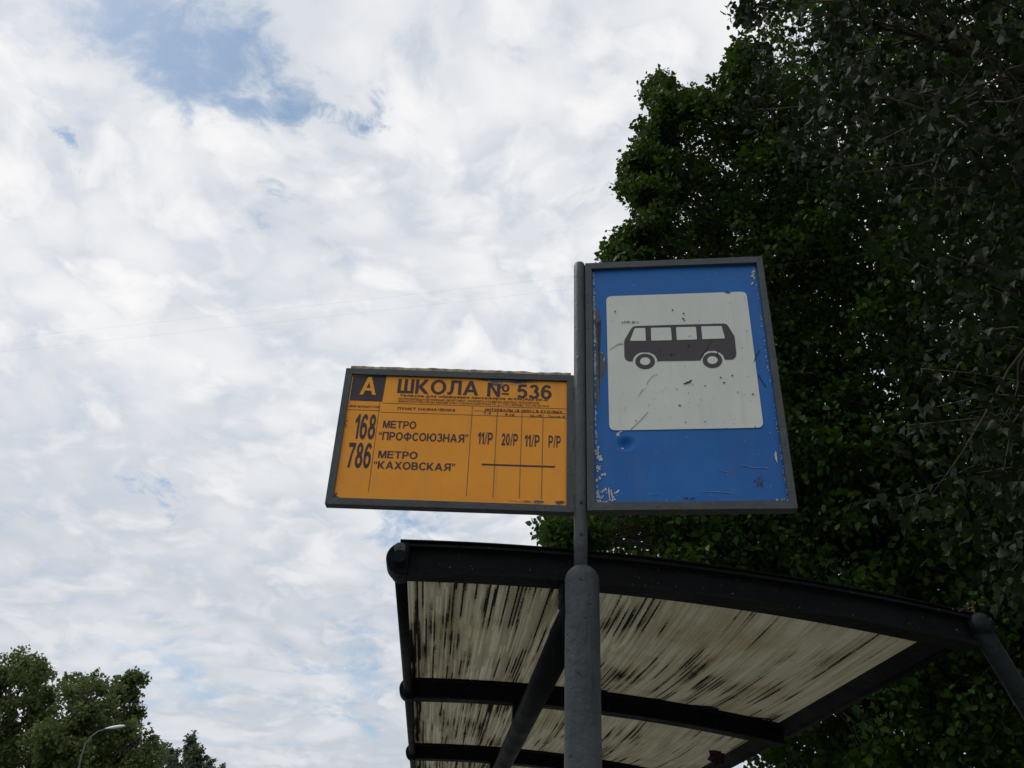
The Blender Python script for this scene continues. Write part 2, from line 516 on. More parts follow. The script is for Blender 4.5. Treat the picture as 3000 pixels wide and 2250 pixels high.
def rounded_end(name, sc_, zc, r, y0, y1, tail):
    pts = [(sc_ + tail, zc + r), ] + [(sc_ + r * math.cos(a), zc + r * math.sin(a)) for a in np.linspace(math.pi / 2, 3 * math.pi / 2, 18)] + [(sc_ + tail, zc - r)]
    return prism_mesh(name, pts, y0, y1, 0.006)
for i, d in enumerate(RIB_D):
    rib = obj('rib', arc_strip('rib_web', S_L, S_R - 0.01, -0.086, -0.014, d + 0.026, d + 0.036), M_RIB, shelter)
    obj('top_flange', arc_strip('rib_top_flange', S_L + 0.006, S_R - 0.02, -0.012, -0.004, d - 0.002, d + 0.062), M_RIB, rib)
    obj('bottom_flange', arc_strip('rib_bottom_flange', S_L + 0.002, S_R - 0.012, -0.098, -0.088, d - 0.006, d + 0.082), M_RIB, rib)
    obj('cover_strip', arc_strip('rib_cover_strip', S_L - 0.01, S_R + 0.02, 0.0085, 0.0125, d + 0.004, d + 0.058), M_RIB, rib)
    obj('rounded_end', rounded_end('rib_end', S_L + 0.004, ztop(S_L) - 0.055, 0.052, d - 0.014, d + 0.07, 0.018), M_RIB, rib)
    obj('bolt', tube_mesh('rib_bolt', [(S_L - 0.006, d - 0.042, 2.607), (S_L - 0.006, d - 0.038, 2.607), (S_L - 0.006, d - 0.01, 2.607)], [0.0165, 0.0185, 0.0185], 18), M_POST, rib)
    obj('saddle_block', box_mesh('rib_saddle', -0.05, 0.03, d + 0.005, d + 0.07, 2.475, 2.5475, 0.004), M_RIB, rib)
    obj('clamp', tube_mesh('rib_clamp', [(S_L - 0.004, d + 0.068, 2.573), (S_L - 0.004, d + 0.115, 2.573)], 0.029, 20), M_RIB, rib)
for i in range(3):
    y0, y1 = RIB_D[i] + 0.02, RIB_D[i + 1] + 0.02
    nx, ny = 44, 14
    V, Fc = [], []
    for lay in (0, 1):
        for j in range(ny + 1):
            v = j / ny
            for k in range(nx + 1):
                u = k / nx
                s = S_L - 0.004 + (S_R - S_L - 0.006) * u
                sag = 0.055 * (4 * v * (1 - v)) * math.sin(math.pi * min(1, max(0, u))) ** 0.7 * (0.35 + 0.65 * u)
                wv = 0.004 * math.sin(7 * u + 3 * v + i) * (4 * v * (1 - v))
                V.append((s, y0 + (y1 - y0) * v, ztop(s) - 0.002 - sag + wv + 0.009 * lay))
    W = nx + 1
    L0 = W * (ny + 1)
    for j in range(ny):
        for k in range(nx):
            a = j * W + k
            Fc.append((a, a + W, a + W + 1, a + 1))
            Fc.append((L0 + a, L0 + a + 1, L0 + a + W + 1, L0 + a + W))
    pan = obj('roof_panel', mesh_from('roof_panel', V, Fc, True), M_ROOF, shelter)
    if i == 0:
        # edges of the sheet that curled and split beside the second rib
        r2 = np.random.default_rng(5)
        for k in range(7):
            s = float(r2.uniform(-0.4, 1.1)); ln = float(r2.uniform(0.05, 0.16))
            zb = ztop(s) - 0.012
            pts = [(s, y1 - 0.06, zb), (s + ln * 0.5, y1 - 0.09 - 0.03 * r2.random(), zb - 0.012), (s + ln, y1 - 0.045, zb), (s + ln * 0.9, y1 - 0.03, zb - 0.004), (s, y1 - 0.03, zb - 0.004)]
            obj('split_edge', mesh_from('split_edge', pts, [(0, 1, 2, 3, 4)]), M_SPECK, pan)
    if i == 1:
        c = np.array([ (1.02), 1.0 ])
def on_roof(xs, ys, z):
    """shelter coordinates of a photo pixel seen at height z"""
    q = ray(xs, ys); X = CAM + q * ((z - CAM[2]) / q[2]) - np.array([PX, PY, 0])
    return X[0] * ca + X[1] * sa, -X[0] * sa + X[1] * ca
# maroon scrap caught under the second panel
sx, sy = on_roof(2098, 2212, 2.50)
r2 = np.random.default_rng(3)
bm = bmesh.new()
n_ = 22
ring = []
for k, a in enumerate(np.linspace(0, 2 * math.pi, n_ + 1)[:-1]):
    q = 0.7 + 0.55 * r2.random()
    ring.append(bm.verts.new((sx + 0.046 * math.cos(a) * q, sy + 0.012 * r2.normal(), 2.492 + 0.052 * math.sin(a) * q)))
cen = bm.verts.new((sx, sy - 0.03, 2.49))
top = bm.verts.new((sx + 0.01, sy + 0.03, 2.50))
for k in range(n_):
    bm.faces.new((ring[k], ring[(k + 1) % n_], cen))
    bm.faces.new((ring[(k + 1) % n_], ring[k], top))
scrap = obj('plastic_scrap', bm_mesh('plastic_scrap', bm), M_SCRAP)
scrap.location, scrap.rotation_euler = (PX, PY, 0), (0, 0, SH_ROT)
tag(scrap, 'torn dark maroon scrap caught under the shelter roof sheet', 'scrap')

obj('edge_tube', tube_mesh('street_edge_tube', [(S_L - 0.004, y, 2.573) for y in (0.02, 1.0, 2.7, 5.5)], 0.0205, 20), M_RIB, shelter)
obj('edge_tube', tube_mesh('back_edge_tube', [(S_R + 0.022, y, 2.490) for y in (0.06, 1.0, 2.7, 5.5)], 0.024, 20), M_RIB, shelter)
obj('gutter', prism_mesh('gutter', [(S_R - 0.075, 2.497), (S_R - 0.005, 2.474), (S_R - 0.005, 2.480), (S_R - 0.072, 2.503)], 0.17, 5.45), M_RIB, shelter)
obj('spine_beam', tube_mesh('spine_beam', [(-0.012, y, 2.432) for y in (0.0, 1.5, 3.0, 5.55)], 0.048, 28), M_RIB, shelter)
# front post with its domed top, and a second one at the far end
for k, d in enumerate((0.0, 5.46)):
    zs = [0.0, 0.8, 1.6, 2.3, 2.515] + [2.52 + 0.052 * math.sin(a) for a in np.linspace(0.15, 1.45, 7)]
    rs = [0.052] * 5 + [0.052 * math.cos(a) + 0.001 for a in np.linspace(0.15, 1.45, 7)]
    po = obj('post', tube_mesh('shelter_post', [(0.004, d, z) for z in zs], rs, 36), M_POST, shelter)
    obj('base_plate', box_mesh('post_base', -0.11, 0.118, d - 0.11, d + 0.11, 0.0, 0.012, 0.003), M_POST, po)
for k, d in enumerate((0.10, 5.42)):
    path = [(S_R + 0.012, d, 2.492), (S_R + 0.05, d, 2.40), (S_R + 0.13, d, 2.20), (S_R + 0.21, d, 2.00), (S_R + 0.25, d, 1.86), (S_R + 0.27, d, 1.70), (S_R + 0.27, d, 0.9), (S_R + 0.27, d, 0.0)]
    lg = obj('leg', tube_mesh('back_leg', path, 0.031, 24), M_LEG, shelter)
    bm = bmesh.new()
    bmesh.ops.create_uvsphere(bm, u_segments=20, v_segments=12, radius=0.037)
    for v in bm.verts:
        v.co = Vector((v.co.x + S_R + 0.013, v.co.y * 0.9 + d - 0.012, v.co.z + 2.494))
    obj('knuckle', bm_mesh('leg_knuckle', bm, True), M_LEG, lg)
# leaf litter and dirt lodged at the back corner of the roof
r2 = np.random.default_rng(11)
parts = []
for k in range(70):
    s, y = S_R - 0.02 + 0.035 * r2.normal() * 0.6, 0.10 + 0.045 * r2.normal()
    z = 2.522 + 0.012 * r2.random() + 0.02 * math.exp(-((s - S_R + 0.02) / 0.03) ** 2)
    a = r2.random((4, 3)) * 0.014 - 0.007
    parts.append(([np.array((s, y, z)) + q for q in a], [(0, 1, 2), (0, 2, 3), (0, 3, 1), (1, 3, 2)]))
lit = obj('leaf_litter', mesh_from('leaf_litter', *join_data(parts)), M_RUST)
lit.location, lit.rotation_euler = (PX, PY, 0), (0, 0, SH_ROT)
tag(lit, 'brown dirt and leaf litter lodged on the back corner of the shelter roof', 'leaf litter', kind='stuff')

# ------------------------------------------------------------------ sign pole
pole = thing('sign_pole', 'thin grey painted steel pole carrying both signs above the thick post', 'pole', (PX, PY, 2.50))
obj('tube', tube_mesh('pole_tube', [(0, 0, z) for z in (0, 0.2, 0.7, 1.2, 1.247, 1.258, 1.264)], [0.0212] * 5 + [0.017, 0.006], 32), M_STEEL, pole)
for z in (2.665, 2.772):
    obj('bolt_hole', tube_mesh('pole_bolt', [(0, -0.0235, z - 2.5), (0, -0.018, z - 2.5)], [0.0052, 0.0058], 6, smooth=False), M_SPECK, pole)

# ------------------------------------------------------------------ sign helpers
def plane_map(a, yoff):
    """photo pixel -> (x, z) on a vertical sign plane through the pole, turned by a"""
    ex, ey = np.array([math.cos(a), math.sin(a), 0]), np.array([-math.sin(a), math.cos(a), 0])
    O = np.array([PX, PY, 0.0])
    def f(x, y):
        q = ray(x, y)
        t = ((O + ey * yoff - CAM) @ ey) / (q @ ey)
        X = CAM + q * t - O
        return float(X @ ex), float(X[2])
    return f
def frame_bars(parent, outer, inner, y0, y1, mat, bev=0.0011):
    n = 4
    for i in range(n):
        j = (i + 1) % n
        g = 0.00008
        o1, o2, i1, i2 = (np.array(v) for v in (outer[i], outer[j], inner[i], inner[j]))
        t = (o2 - o1) / np.linalg.norm(o2 - o1)
        obj('frame_bar', prism_mesh('frame_bar', [tuple(o1 + t * g), tuple(o2 - t * g), tuple(i2 - t * g), tuple(i1 + t * g)], y0, y1, bev), mat, parent)
def flat(name, polys, y, mat, parent, thick=0.0008):
    """thin film pieces lying on a sign, front at y"""
    V, Fc = [], []
    for pts in polys:
        n = len(V)
        m_ = len(pts)
        V += [(x, y, z) for x, z in pts] + [(x, y + thick, z) for x, z in pts]
        Fc.append(tuple(range(n, n + m_)))
        for i in range(m_):
            j = (i + 1) % m_
            Fc.append((n + i, n + j, n + m_ + j, n + m_ + i))
    bm = bmesh.new()
    vv = [bm.verts.new(v) for v in V]
    for f in Fc:
        try:
            bm.faces.new([vv[i] for i in f])
        except ValueError:
            pass
    big = [f for f in bm.faces if len(f.verts) > 4]
    bmesh.ops.triangulate(bm, faces=big)
    return obj(name, bm_mesh(name, bm), mat, parent)
def round_poly(pts, r, n=5):
    out = []
    m_ = len(pts)
    for i in range(m_):
        p, a, b = (np.array(v, float) for v in (pts[i], pts[i - 1], pts[(i + 1) % m_]))
        da, db = a - p, b - p
        rr = min(r, np.linalg.norm(da) * 0.45, np.linalg.norm(db) * 0.45)
        s0, s1 = p + da / np.linalg.norm(da) * rr, p + db / np.linalg.norm(db) * rr
        for k in range(n + 1):
            t = k / n
            out.append(tuple((1 - t) ** 2 * s0 + 2 * t * (1 - t) * p + t * t * s1))
    return out
def blob(r_, x, y, rx, ry, ang=0.0, n=9, rag=0.45):
    out = []
    for k in range(n):
        a = 2 * math.pi * k / n
        q = 1 + rag * (r_.random() * 2 - 1)
        dx, dy = rx * math.cos(a) * q, ry * math.sin(a) * q
        out.append((x + dx * math.cos(ang) - dy * math.sin(ang), y + dx * math.sin(ang) + dy * math.cos(ang)))
    return out

# ------------------------------------------------------------------ bus stop sign (blue)
A1 = -0.12751
blue = thing('bus_stop_sign', 'blue bus stop sign with black bus on a white square in a grey frame', 'bus stop sign', (PX, PY, 0), A1)
bmap = plane_map(A1, 0.0)
def bp(x, y):                                       # pixel of my enlarged crop of this sign
    return bmap(1660 + x * 0.47012, 730 + y * 0.47012)
outer = [(0.0215, 3.749), (0.669, 3.749), (0.669, 2.748), (0.0215, 2.748)]
inner = [(0.0455, 3.722), (0.6465, 3.722), (0.6465, 2.776), (0.0455, 2.776)]
frame_bars(blue, outer, inner, -0.016, 0.026, M_STEEL)
# plate, with the dent hammered into it
dent = bp(372, 1212)
nx, nz = 70, 108
V, Fc = [], []
for j in range(nz + 1):
    for i in range(nx + 1):
        x, z = inner[0][0] - 0.004 + (inner[1][0] - inner[0][0] + 0.008) * i / nx, inner[2][1] - 0.004 + (inner[0][1] - inner[2][1] + 0.008) * j / nz
        q = ((x - dent[0]) / 0.019) ** 2 + ((z - dent[1]) / 0.015) ** 2
        y = 0.019 * math.exp(-q) - 0.0025 * math.exp(-(math.sqrt(q) - 1.9) ** 2 * 3)
        y += 0.0007 * math.sin(9 * x + 2) * math.sin(7 * z)
        V.append((x, y, z))
for j in range(nz):
    for i in range(nx):
        a = j * (nx + 1) + i
        Fc.append((a, a + 1, a + nx + 2, a + nx + 1))
plate = obj('plate', mesh_from('sign_plate', V, Fc, True), M_BLUE, blue)
obj('backing_sheet', box_mesh('backing_sheet', 0.0445, 0.6475, 0.018, 0.021, 2.775, 3.723), M_FLAKE, blue)
wx = [bp(248, 300), bp(1116, 265), bp(1231, 1117), bp(265, 1131)]
x0, x1 = (wx[0][0] + wx[3][0]) / 2, (wx[1][0] + wx[2][0]) / 2
z1, z0 = (wx[0][1] + wx[1][1]) / 2, (wx[2][1] + wx[3][1]) / 2
square = flat('white_square', [round_poly([(x0, z1), (x1, z1), (x1, z0), (x0, z0)], 0.022, 6)], -0.0035, M_WHITE, plate)
# the bus: body with arches cut out of its outline, windows and wheels
def P(l):
    return [bp(*q) for q in l]
def arc_px(cx_, cy_, rx, ry, a0, a1, n=14):
    return [(cx_ + rx * math.cos(math.radians(a)), cy_ - ry * math.sin(math.radians(a))) for a in np.linspace(a0, a1, n)]
body = [(418, 486), (440, 483), (700, 475), (975, 468), (992, 470), (1002, 478), (1043, 543), (1047, 556), (1057, 655), (1053, 676), (1035, 692), (985, 693)]
body += arc_px(908, 697, 77, 62, 3, 177)
body += [(832, 698), (566, 702)] + arc_px(489, 703, 77, 60, 3, 177) + [(412, 703), (386, 703), (368, 693), (360, 672), (358, 580), (363, 566), (405, 495)]
bus = flat('bus_pictogram', [P(body)], -0.0048, M_BLACK, square)
for wpts in ([(424, 498), (490, 497), (494, 577), (394, 577)], [(525, 496), (649, 494), (655, 573), (527, 576)],
             [(681, 492), (805, 490), (812, 568), (686, 572)], [(838, 487), (965, 485), (986, 562), (845, 567)]):
    flat('bus_window', [round_poly(P(wpts), 0.0048, 4)], -0.0061, M_WHITE, bus)
for cx_, cy_ in ((489, 704), (908, 697)):
    flat('bus_wheel', [P(arc_px(cx_, cy_, 61, 48, 0, 348, 30))], -0.0048, M_BLACK, square)
    flat('bus_wheel_hub', [P(arc_px(cx_, cy_, 32, 24, 0, 345, 24))], -0.0061, M_WHITE, square)
# wear: marks with a shape of their own
r2 = np.random.default_rng(21)
specks = [(303, 395, 5, 5, 0), (660, 385, 3, 8, -.6), (728, 406, 5, 4, 0), (726, 440, 8, 4, .6), (735, 450, 5, 3, 0), (828, 452, 3, 2, 0), (1015, 340, 3, 2.5, 0), (1002, 276, 22, 3, .1),
          (750, 838, 22, 4, -.3), (770, 828, 12, 4, -.5), (958, 806, 5, 4, 0), (1030, 793, 6, 4, 0), (980, 838, 7, 4, .1), (686, 878, 3, 3, 0), (760, 902, 3, 2, 0), (1067, 897, 4, 3, 0),
          (1160, 909, 6, 4, .2), (704, 980, 9, 3, .1), (740, 1085, 5, 3, 0), (432, 1074, 4, 3, 0), (862, 1082, 3, 3, 0), (612, 988, 2, 2, 0), (1040, 1095, 3, 2, 0), (490, 875, 3, 3, 0),
          (862, 857, 4, 3, .3), (784, 850, 3, 2, 0), (1127, 800, 3, 2, 0), (1095, 620, 3, 2, 0), (1122, 517, 3, 3, 0), (1175, 1113, 5, 3, .3), (765, 550, 3, 3, 0), (648, 664, 7, 4, -.4), (577, 635, 3, 3, 0),
          (760, 605, 3, 12, .4), (940, 655, 2.5, 18, .35), (668, 660, 4, 3, 0)]
for k in range(24):
    specks.append((347 + 98 * r2.random(), 461 + 3 * r2.normal(), 1 + 4 * r2.random(), 1 + 2 * r2.random(), r2.random()))
for k in range(46):
    specks.append((270 + 900 * r2.random(), 300 + 810 * r2.random(), 1 + 1.6 * r2.random(), 1 + 1.2 * r2.random(), 0))
tag(flat('dark_specks', [P(blob(r2, *s[:2], s[2], s[3], s[4])) for s in specks], -0.0074, M_SPECK, square), kind='stuff')
def streak(pts, w0, w1):
    out, back = [], []
    for i, (x, y) in enumerate(pts):
        nxt, prv = pts[min(i + 1, len(pts) - 1)], pts[max(i - 1, 0)]
        tx, ty = nxt[0] - prv[0], nxt[1] - prv[1]
        L_ = math.hypot(tx, ty) + 1e-6
        w_ = (w0 + (w1 - w0) * i / max(1, len(pts) - 1)) * (0.6 + 0.8 * r2.random())
        out.append((x - ty / L_ * w_, y + tx / L_ * w_))
        back.append((x + ty / L_ * w_, y - tx / L_ * w_))
    return out + back[::-1]
scr = [streak([(565, 787), (545, 789), (520, 812), (497, 850)], 1.2, 1.6), streak([(476, 880), (460, 900), (448, 925)], 1.6, .6), streak([(507, 1020), (470, 1062), (430, 1100), (400, 1128)], 1.2, 1.6),
       streak([(370, 985), (360, 1010)], 1, .5), streak([(352, 596), (320, 598), (300, 612), (268, 632)], 2.2, 1.0)]
M_SCUFF = plain('graphite_scuff', (0.22, 0.22, 0.21), 0.7, 0.3, 80)
for q in scr:
    flat('scratch_mark', [P(q)], -0.0068, M_SCUFF, square)
scb = [streak([(1203, 628), (1185, 660), (1172, 690), (1165, 712)], 3.5, 2.2), streak([(1195, 785), (1215, 820), (1242, 860)], 4, 2)]
M_SCUFF2 = plain('dark_blue_scuff', (0.02, 0.04, 0.13), 0.6, 0.3, 80)
for q in scb:
    flat('scratch_mark', [P(q)], -0.0036, M_SCUFF2, plate)
flake = [(163, 380), (188, 374), (206, 380), (200, 420), (214, 442), (186, 462), (184, 540), (194, 600), (212, 640), (236, 662), (247, 712), (243, 760), (226, 792), (205, 850), (211, 905), (203, 948), (190, 975), (176, 972)]
flat('bare_patch', [P(flake)], -0.0014, M_FLAKE, plate)
chips = []
for k in range(150):                                # along the left edge, down the left bottom corner
    t = r2.random()
    y = 150 + 1430 * t
    w_ = 3 + 9 * (t > .72) * r2.random() + 3 * r2.random()
    chips.append((166 + 20 * t + abs(r2.normal()) * (4 + 16 * (t > .75)), y, w_ * .6, 4 + 9 * r2.random(), r2.normal() * .3))
for k in range(44):
    chips.append((185 + 120 * r2.random() ** 1.5, 1585 - 85 * r2.random() ** 2, 2 + 5 * r2.random(), 2 + 7 * r2.random(), r2.normal()))
for k in range(16):
    chips.append((1300 + 85 * r2.random(), 1583 - 25 * r2.random() ** 2, 2 + 8 * r2.random(), 2 + 4 * r2.random(), r2.normal() * .4))
for k in range(12):
    chips.append((1160 + 12 * r2.normal() * .6, 135 + 85 * r2.random(), 3 + 4 * r2.random(), 3 + 5 * r2.random(), r2.normal()))
for k in range(70):
    t = r2.random()
    chips.append((1168 + 215 * t - 4 * abs(r2.normal()), 120 + 1450 * t, 1.5 + 2 * r2.random(), 1.5 + 3 * r2.random(), r2.normal()))
for k in range(90):
    x, y = 190 + 1150 * r2.random(), (150 + 110 * r2.random()) if r2.random() < .3 else (1135 + 440 * r2.random())
    chips.append((min(x, 1150 + (y / 1585) * 200), y, .8 + 1.8 * r2.random() ** 2, .8 + 1.8 * r2.random() ** 2, 0))
chips += [(1304, 1292, 7, 34, -.15), (320, 1155, 14, 9, -.8), (335, 1140, 10, 5, -.5), (283, 1540, 5, 40, -.2), (266, 1530, 4, 34, -.1), (318, 1512, 14, 6, -.7), (348, 1245, 6, 4, .4), (232, 690, 3, 12, .3), (222, 648, 8, 2, .2), (1240, 673, 6, 3, .2)]
polys = [P(blob(r2, *s[:2], max(.8, s[2]), max(.8, s[3]), s[4])) for s in chips]
tag(flat('paint_chips', polys, -0.0024, M_CHIP, plate, 0.0005), kind='stuff')
thin = [streak([(840, 1515), (920, 1512), (1050, 1524)], 1.0, 1.0), streak([(400, 1395), (390, 1410), (396, 1428)], 1, 1), streak([(1090, 1345), (1160, 1362), (1260, 1362)], .9, .9), streak([(540, 1535), (580, 1522)], 1, 1), streak([(940, 1380), (1010, 1392)], .8, .8)]
M_SCUFF3 = plain('pale_scratch', (0.20, 0.30, 0.50), 0.6, 0.2, 80)
for q in thin:
    flat('scratch_mark', [P(q)], -0.0025, M_SCUFF3, plate)
rust = [P(blob(r2, 1205 + 14 * r2.normal(), 1440 + 22 * r2.normal(), 3 + 4 * r2.random(), 2 + 6 * r2.random(), r2.random())) for k in range(9)]
rust += [P(blob(r2, 1190 + 190 * r2.random(), 1578 - 12 * r2.random(), 8 + 10 * r2.random(), 3 + 5 * r2.random(), -.1)) for k in range(12)]
rust += [P(blob(r2, 720 + 80 * r2.random(), 1548 + 10 * r2.random(), 4 + 6 * r2.random(), 2 + 4 * r2.random(), .2)) for k in range(5)]
tag(flat('rust_spots', rust, -0.0031, M_RUST, plate, 0.0004), kind='stuff')
for z in (3.62, 3.25, 2.86):
    obj('weld_tab', box_mesh('weld_tab', 0.016, 0.026, -0.004, 0.012, z - 0.012, z + 0.012, 0.002), M_STEEL, blue)

# ------------------------------------------------------------------ route sign (orange)
A2 = -0.01995
route = thing('route_sign', 'orange route and timetable sign with dark lettering in a grey frame', 'route sign', (PX, PY, 0), A2)
YP = 0.010                                          # plate lies this far behind the frame front
ymap = plane_map(A2, YP)
def yp(x, y):
    return ymap(930 + x * 0.3481, 1050 + y * 0.3481)
X0, X1, Z1, Z0 = -0.8165, -0.0212, 3.2628, 2.7478
outer = [(X0, Z1), (X1, Z1), (X1, Z0), (X0, Z0)]
inner = [(X0 + 0.0235, Z1 - 0.0235), (X1 - 0.0235, Z1 - 0.0235), (X1 - 0.0235, Z0 + 0.0235), (X0 + 0.0235, Z0 + 0.0235)]
frame_bars(route, outer, inner, 0.0, 0.034, M_STEEL)
rp = obj('plate', box_mesh('route_plate', inner[0][0] - 0.004, inner[1][0] + 0.004, YP, YP + 0.004, inner[2][1] - 0.004, inner[0][1] + 0.004), M_ORANGE, route)
bd = bmesh.new()
n = 50
r2 = np.random.default_rng(8)
a_, b_, c_, d_ = [], [], [], []
for i in range(n + 1):
    x = X0 + 0.008 + (X1 - X0 - 0.016) * i / n
    zt = Z1 + 0.0335 + 0.0006 * r2.normal() - (0.004 if r2.random() < .05 else 0)
    for lst, (y, z) in zip((a_, b_, c_, d_), ((0.036, zt - 0.003 * r2.random()), (0.050, zt), (0.050, Z0 + 0.03), (0.036, Z0 + 0.03))):
        lst.append(bd.verts.new((x, y, z)))
for i in range(n):
    for p, q in ((a_, b_), (b_, c_), (c_, d_), (d_, a_)):
        bd.faces.new((p[i], p[i + 1], q[i + 1], q[i]))
bd.faces.new((a_[0], b_[0], c_[0], d_[0]))
bd.faces.new((d_[n], c_[n], b_[n], a_[n]))
obj('backing_board', bm_mesh('backing_board', bd), M_WOOD, route)
for z in (3.19, 3.0, 2.80):
    obj('weld_tab', box_mesh('weld_tab_route', -0.028, -0.016, 0.006, 0.022, z - 0.014, z + 0.014, 0.002), M_STEEL, route)
# lettering
LAT = {}
W_, H_ = 0.205, 0.165                               # stem and bar of the bold lettering, cap height 1
def R4(x0, y0, x1, y1):
    return [(x0, y0), (x1, y0), (x1, y1), (x0, y1)]
def ring(cx_, cy_, rx, ry, a0=0, a1=360, wx=None, wy=None, n=26):
    wx, wy = wx or W_, wy or H_
    quads = []
    an = [math.radians(a) for a in np.linspace(a0, a1, n + 1)]
    for p, q in zip(an[:-1], an[1:]):
        quads.append([(cx_ + rx * math.cos(p), cy_ + ry * math.sin(p)), (cx_ + rx * math.cos(q), cy_ + ry * math.sin(q)),
                      (cx_ + (rx - wx) * math.cos(q), cy_ + (ry - wy) * math.sin(q)), (cx_ + (rx - wx) * math.cos(p), cy_ + (ry - wy) * math.sin(p))])
    return quads
def bold_glyphs():
    G = {}
    G['Ш'] = [R4(0, 0, W_, 1), R4(.41, 0, .41 + W_, 1), R4(.82, 0, .82 + W_, 1), R4(0, 0, .82 + W_, H_)]
    G['К'] = [R4(0, 0, W_, 1), [(.15, .44), (.56, 1), (.81, 1), (.40, .44)], [(.15, .46), (.30, .66), (.86, 0), (.60, 0)]]
    G['О'] = ring(.49, .5, .49, .515)
    G['Л'] = [R4(.66, 0, .66 + W_, 1), R4(.22, 1 - H_, .8, 1), [(.2, 1), (.40, 1), (.385, .4), (.34, .17)], [(.2, 1), (.34, .17), (.18, .4)], [(.18, .4), (.34, .17), (.25, .03), (.15, .22)], [(.15, .22), (.25, .03), (.1, -.01), (.08, .16)], [(.08, .16), (.1, -.01), (0, 0), (0, .16)]]
    G['А'] = [[(0, 0), (.22, 0), (.60, 1), (.38, 1)], [(.98, 0), (.76, 0), (.38, 1), (.60, 1)], R4(.2, .22, .78, .38)]
    nn = [R4(0, 0, .19, 1), R4(.59, 0, .78, 1), [(0, 1), (.20, 1), (.78, 0), (.58, 0)]]
    G['№'] = nn + ring(1.10, .64, .23, .28, wx=.13, wy=.11) + [R4(.88, .17, 1.32, .28)]
    G['5'] = [R4(.14, .83, .64, 1), [(.13, 1), (.31, 1), (.245, .56), (.045, .49)]] + ring(.34, .33, .345, .345, 150, -148)
    G['3'] = ring(.33, .735, .29, .28, 165, -90) + ring(.33, .285, .34, .30, 90, -165)
    G['6'] = ring(.35, .325, .345, .34) + ring(.385, .50, .38, .515, 45, 200)
    G['8'] = ring(.35, .74, .30, .275, wy=.15) + ring(.35, .285, .35, .30)
    G['0'] = ring(.34, .5, .34, .515)
    G['1'] = [R4(.24, 0, .24 + W_, 1), [(.30, 1), (.44, .9), (.24, .70), (.02, .62), (.02, .79)]]
    G['7'] = [R4(0, .83, .66, 1), [(.66, 1), (.66, .87), (.45, .52), (.28, .58), (.46, .86)], [(.45, .52), (.34, 0), (.12, 0), (.28, .58)]]
    G['2'] = ring(.335, .69, .325, .325, 175, -30) + [[(.36, .56), (.605, .50), (.32, .16), (.02, .0), (.02, .10)], R4(.02, 0, .67, .17)]
    G['/'] = [[(0, -.02), (.14, -.02), (.42, 1.02), (.28, 1.02)]]
    G['М'] = [R4(0, 0, .19, 1), R4(.82, 0, 1.01, 1), [(0, 1), (.29, 1), (.60, 0), (.41, 0)], [(1.01, 1), (.72, 1), (.41, 0), (.60, 0)]]
    G['Е'] = [R4(0, 0, W_, 1), R4(0, 0, .78, H_), R4(0, 1 - H_, .76, 1), R4(0, .42, .71, .42 + H_)]
    G['Т'] = [R4(0, 1 - H_, .84, 1), R4(.42 - W_ / 2, 0, .42 + W_ / 2, 1)]
    bowl = [R4(0, .84, .43, 1), R4(0, .36, .43, .52)] + ring(.43, .68, .36, .32, -90, 90, wy=.16)
    G['Р'] = [R4(0, 0, W_, 1)] + bowl
    G['П'] = [R4(0, 0, W_, 1), R4(.66, 0, .66 + W_, 1), R4(0, 1 - H_, .8, 1)]
    G['Ф'] = ring(.55, .52, .55, .37, wy=.15) + [R4(.55 - .1, -.03, .55 + .1, 1.03)]
    G['С'] = ring(.48, .5, .48, .515, 38, 322)
    G['Ю'] = [R4(0, 0, W_, 1), R4(0, .42, .5, .58)] + ring(.85, .5, .47, .515)
    G['З'] = ring(.35, .735, .32, .28, 165, -90) + ring(.35, .285, .37, .30, 90, -165)
    G['Н'] = [R4(0, 0, W_, 1), R4(.66, 0, .66 + W_, 1), R4(0, .42, .8, .58)]
    G['Я'] = [[(.88 - x, y) for x, y in q][::-1] for q in [R4(0, 0, W_, 1)] + bowl + [[(.30, .44), (.54, .44), (.88, 0), (.63, 0)]]]
    G['Х'] = [[(0, 0), (.24, 0), (.90, 1), (.66, 1)], [(.90, 0), (.66, 0), (0, 1), (.24, 1)]]
    G['В'] = [R4(0, 0, W_, 1), R4(0, .85, .42, 1), R4(0, .42, .44, .58), R4(0, 0, .45, .15)] + ring(.42, .715, .33, .285, -90, 90, wy=.15) + ring(.45, .29, .37, .29, -90, 90, wy=.15)
    oq = lambda dx: [R4(dx, .64, dx + .17, .80), [(dx, .80), (dx + .08, .80), (dx + .15, .99), (dx + .09, 1), (dx, .88)]]
    cq = lambda dx: [R4(dx, .84, dx + .17, 1), [(dx + .17, .84), (dx + .09, .84), (dx + .02, .65), (dx + .08, .64), (dx + .17, .76)]]
    G['“'] = oq(0) + oq(.25)
    G['”'] = cq(0) + cq(.25)
    return G
GLYPHS = bold_glyphs()
def bold_glyph(ch):
    V, Fc = [], []
    for i, q in enumerate(GLYPHS[ch]):
        n_ = len(V)
        V += [(x, y, 0.01 * (i % 7)) for x, y in q]
        Fc.append(tuple(range(n_, n_ + len(q))))
    return np.array(V, float), Fc
_g = {}
def raw_glyph(ch, bold):
    cu = bpy.data.curves.new('glyph', 'FONT')
    cu.body = ch
    cu.resolution_u = 4
    cu.bevel_depth, cu.bevel_resolution = bold, 0
    o = bpy.data.objects.new('glyph', cu)
    COL.objects.link(o)
    bpy.context.view_layer.update()
    dg = bpy.context.evaluated_depsgraph_get()
    me = o.evaluated_get(dg).to_mesh()
    V = np.array([v.co[:] for v in me.vertices]) if len(me.vertices) else np.zeros((0, 3))
    Fc = [tuple(p.vertices) for p in me.polygons]
    bpy.data.objects.remove(o)
    bpy.data.curves.remove(cu)
    return V, Fc
